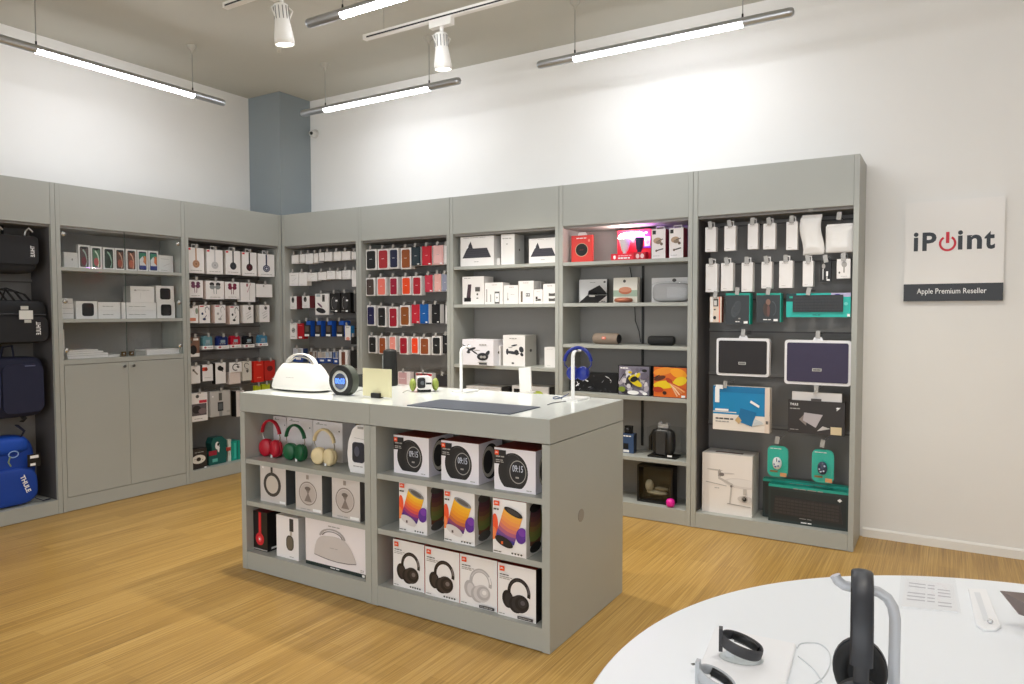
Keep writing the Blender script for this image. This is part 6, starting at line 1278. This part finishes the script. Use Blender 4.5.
# track with spotlight
TZZ = 3.3; a = at(2, TZZ, 366, 40); 
r = thing('light_track', 'white ceiling track with a dark slot, carrying one spotlight', 'light track', (a.x, a.y, TZZ), 0)
WM = mt('#e6e4de', .4); TL = 3.3
MB().box(0, TL, -.018, .018, 0, .032, WM).box(.02, TL-.02, -.0188, -.0181, .006, .016, BLACK).build('track_bar', r)
MB().box(-.012, -.0003, -.019, .019, -.001, .033, WM).build('end_cap', r)
for xx in (.16, 2.4):
    MB().cyl((xx, 0, .0325), (xx, 0, CH-TZZ-.001), .002, .002, mt('#a8a8a4', .4, .6), 8).build('suspension_wire', r)
def spot(x, y, label, tilt, trz, power=135):
    r = thing('spotlight', label, 'spotlight', (x, y, TZZ-.0005), trz)
    MB().box(-.085, .085, -.020, .020, -.045, 0, WM).build('adapter_box', r, bev=.003)
    MB().cyl((.0, 0, -.0452), (.0, 0, -.07), .014, .012, WM, 16).build('swivel', r)
    m = MB(); m.tube([(-.006, -.045, -.16), (-.03, -.05, -.11), (0, 0, -.071), (.03, .05, -.11), (.006, .045, -.16)], .005, WM, 8); m.build('yoke', r)
    h = MB(); h.T = Matrix.Translation((0, 0, -.16)) @ Matrix.Rotation(tilt, 4, 'X')
    h.lathe([(.034, .075), (.040, .070), (.041, -.02), (.046, -.05), (.055, -.11), (.056, -.145), (.050, -.147), (.049, -.135)], WM, 32)
    for i in range(12):
        t = 2*PI*i/12; h.cyl((.0412*math.cos(t), .0412*math.sin(t), .06), (.0412*math.cos(t), .0412*math.sin(t), -.01), .003, .003, mt('#8d8c88', .5), 6)
    o = h.build('lamp_head', r)
    l = MB(); l.T = h.T; l.lathe([(.002, -.1365), (.048, -.136), (.048, -.134)], SPOTE, 28); l.build('lens', r, label='bright lens')
    ld = bpy.data.lights.new('spot_beam', 'SPOT'); ld.energy = power; ld.spot_size = 1.75; ld.spot_blend = .7; ld.shadow_soft_size = .045; ld.color = (1, .94, .83)
    lo = bpy.data.objects.new('spot_beam', ld); COL.objects.link(lo); lo.parent = r; lo.matrix_parent_inverse = Matrix.Identity(4)
    lo.matrix_local = h.T @ Matrix.Translation((0, 0, -.152)); return r
q = at(2, TZZ-.02, 447, 26); spot(q.x, a.y, 'white spotlight hanging from the track, shining straight down', .10, 0)
spot(a.x+2.98, a.y, 'unseen white spotlight added on the same track beyond the top edge of the picture', .10, 0, 70)  # unseen spotlight, added for more light from the track
q = at(2, 3.14, 282, 18)
spot(q.x, q.y, 'white spotlight at the top edge, left of the cut pendant light', .12, 0)
tag(MB().box(q.x-.5, q.x+2.6, q.y-.018, q.y+.018, TZZ, TZZ+.032, WM).box(q.x-.48, q.x+2.5, q.y-.0188, q.y-.0181, TZZ+.006, TZZ+.016, BLACK).build('light_track'), 'white ceiling track above the picture edge carrying the left spotlight', 'light track')
tag(MB().box(4.2, 6.6, -3.018, -2.982, TZZ, TZZ+.032, WM).build('light_track'), 'white ceiling track out of view, added to carry the round table spotlight', 'light track')  # unseen track, added to carry the table spotlight
spot(5.5, -3.0, 'white spotlight out of view, added to brighten the round table', .0, 0, 30)  # unseen spotlight, added to brighten the table top
# small ceiling detector and wall camera
q = at(2, CH, 279, 46)
tag(MB().lathe([(.035, 0), (.034, -.012), (.018, -.02), (.016, -.045), (.008, -.05)], mt('#b8b4a6', .5), 24, (0, 0, 0)).build('sprinkler_head', None, (q.x, q.y, CH-.0005)), 'small pale ceiling fitting beside the left spotlight', 'ceiling fitting')
q = at(1, RY1, 315.5, 134)
r = thing('security_camera', 'small white security camera on the wall beside the column', 'camera', (q.x, RY1, q.z), 0)
MB().lathe([(.045, -.0005), (.045, -.012), (.03, -.02)], mt('#d9d7d2', .4), 24, (0, 0, 0), 'y').build('wall_mount', r)
m = MB(); m.T = Matrix.Translation((.02, -.055, -.01)); m.ball((0, 0, 0), .036, mt('#dcdad6', .35), 22, 12); m.build('housing', r)
MB().ball((.032, -.085, -.014), (.017, .014, .017), mt('#0f0f10', .2), 16, 10).build('lens', r, label='black lens')

# ------------------------------------------------------------------ camera and picture settings
cd = bpy.data.cameras.new('camera'); cd.sensor_fit = 'HORIZONTAL'; cd.sensor_width = 36; cd.lens = FPX/1024*36; cd.clip_start = .05
co = bpy.data.objects.new('camera', cd); COL.objects.link(co)
rot = Matrix((_R, _U, -_F)).transposed()
co.matrix_world = Matrix.Translation(CAM) @ rot.to_4x4()
S.camera = co
w_ = bpy.data.worlds.new('world'); S.world = w_; w_.use_nodes = True
w_.node_tree.nodes['Background'].inputs[0].default_value = (.93, .97, 1, 1); w_.node_tree.nodes['Background'].inputs[1].default_value = 3.1  # world light raised as front fill through the added opening
S.view_settings.view_transform = 'Standard'; S.view_settings.look = 'None'; S.view_settings.gamma = 1
S.view_settings.use_curve_mapping = False; S.view_settings.exposure = 0
S.cycles.max_bounces = 10; S.cycles.diffuse_bounces = 5; S.cycles.transparent_max_bounces = 16
try:
    S.cycles.use_denoising = True; S.cycles.denoiser = 'OPENIMAGEDENOISE'; S.cycles.sample_clamp_indirect = 6
except Exception: pass
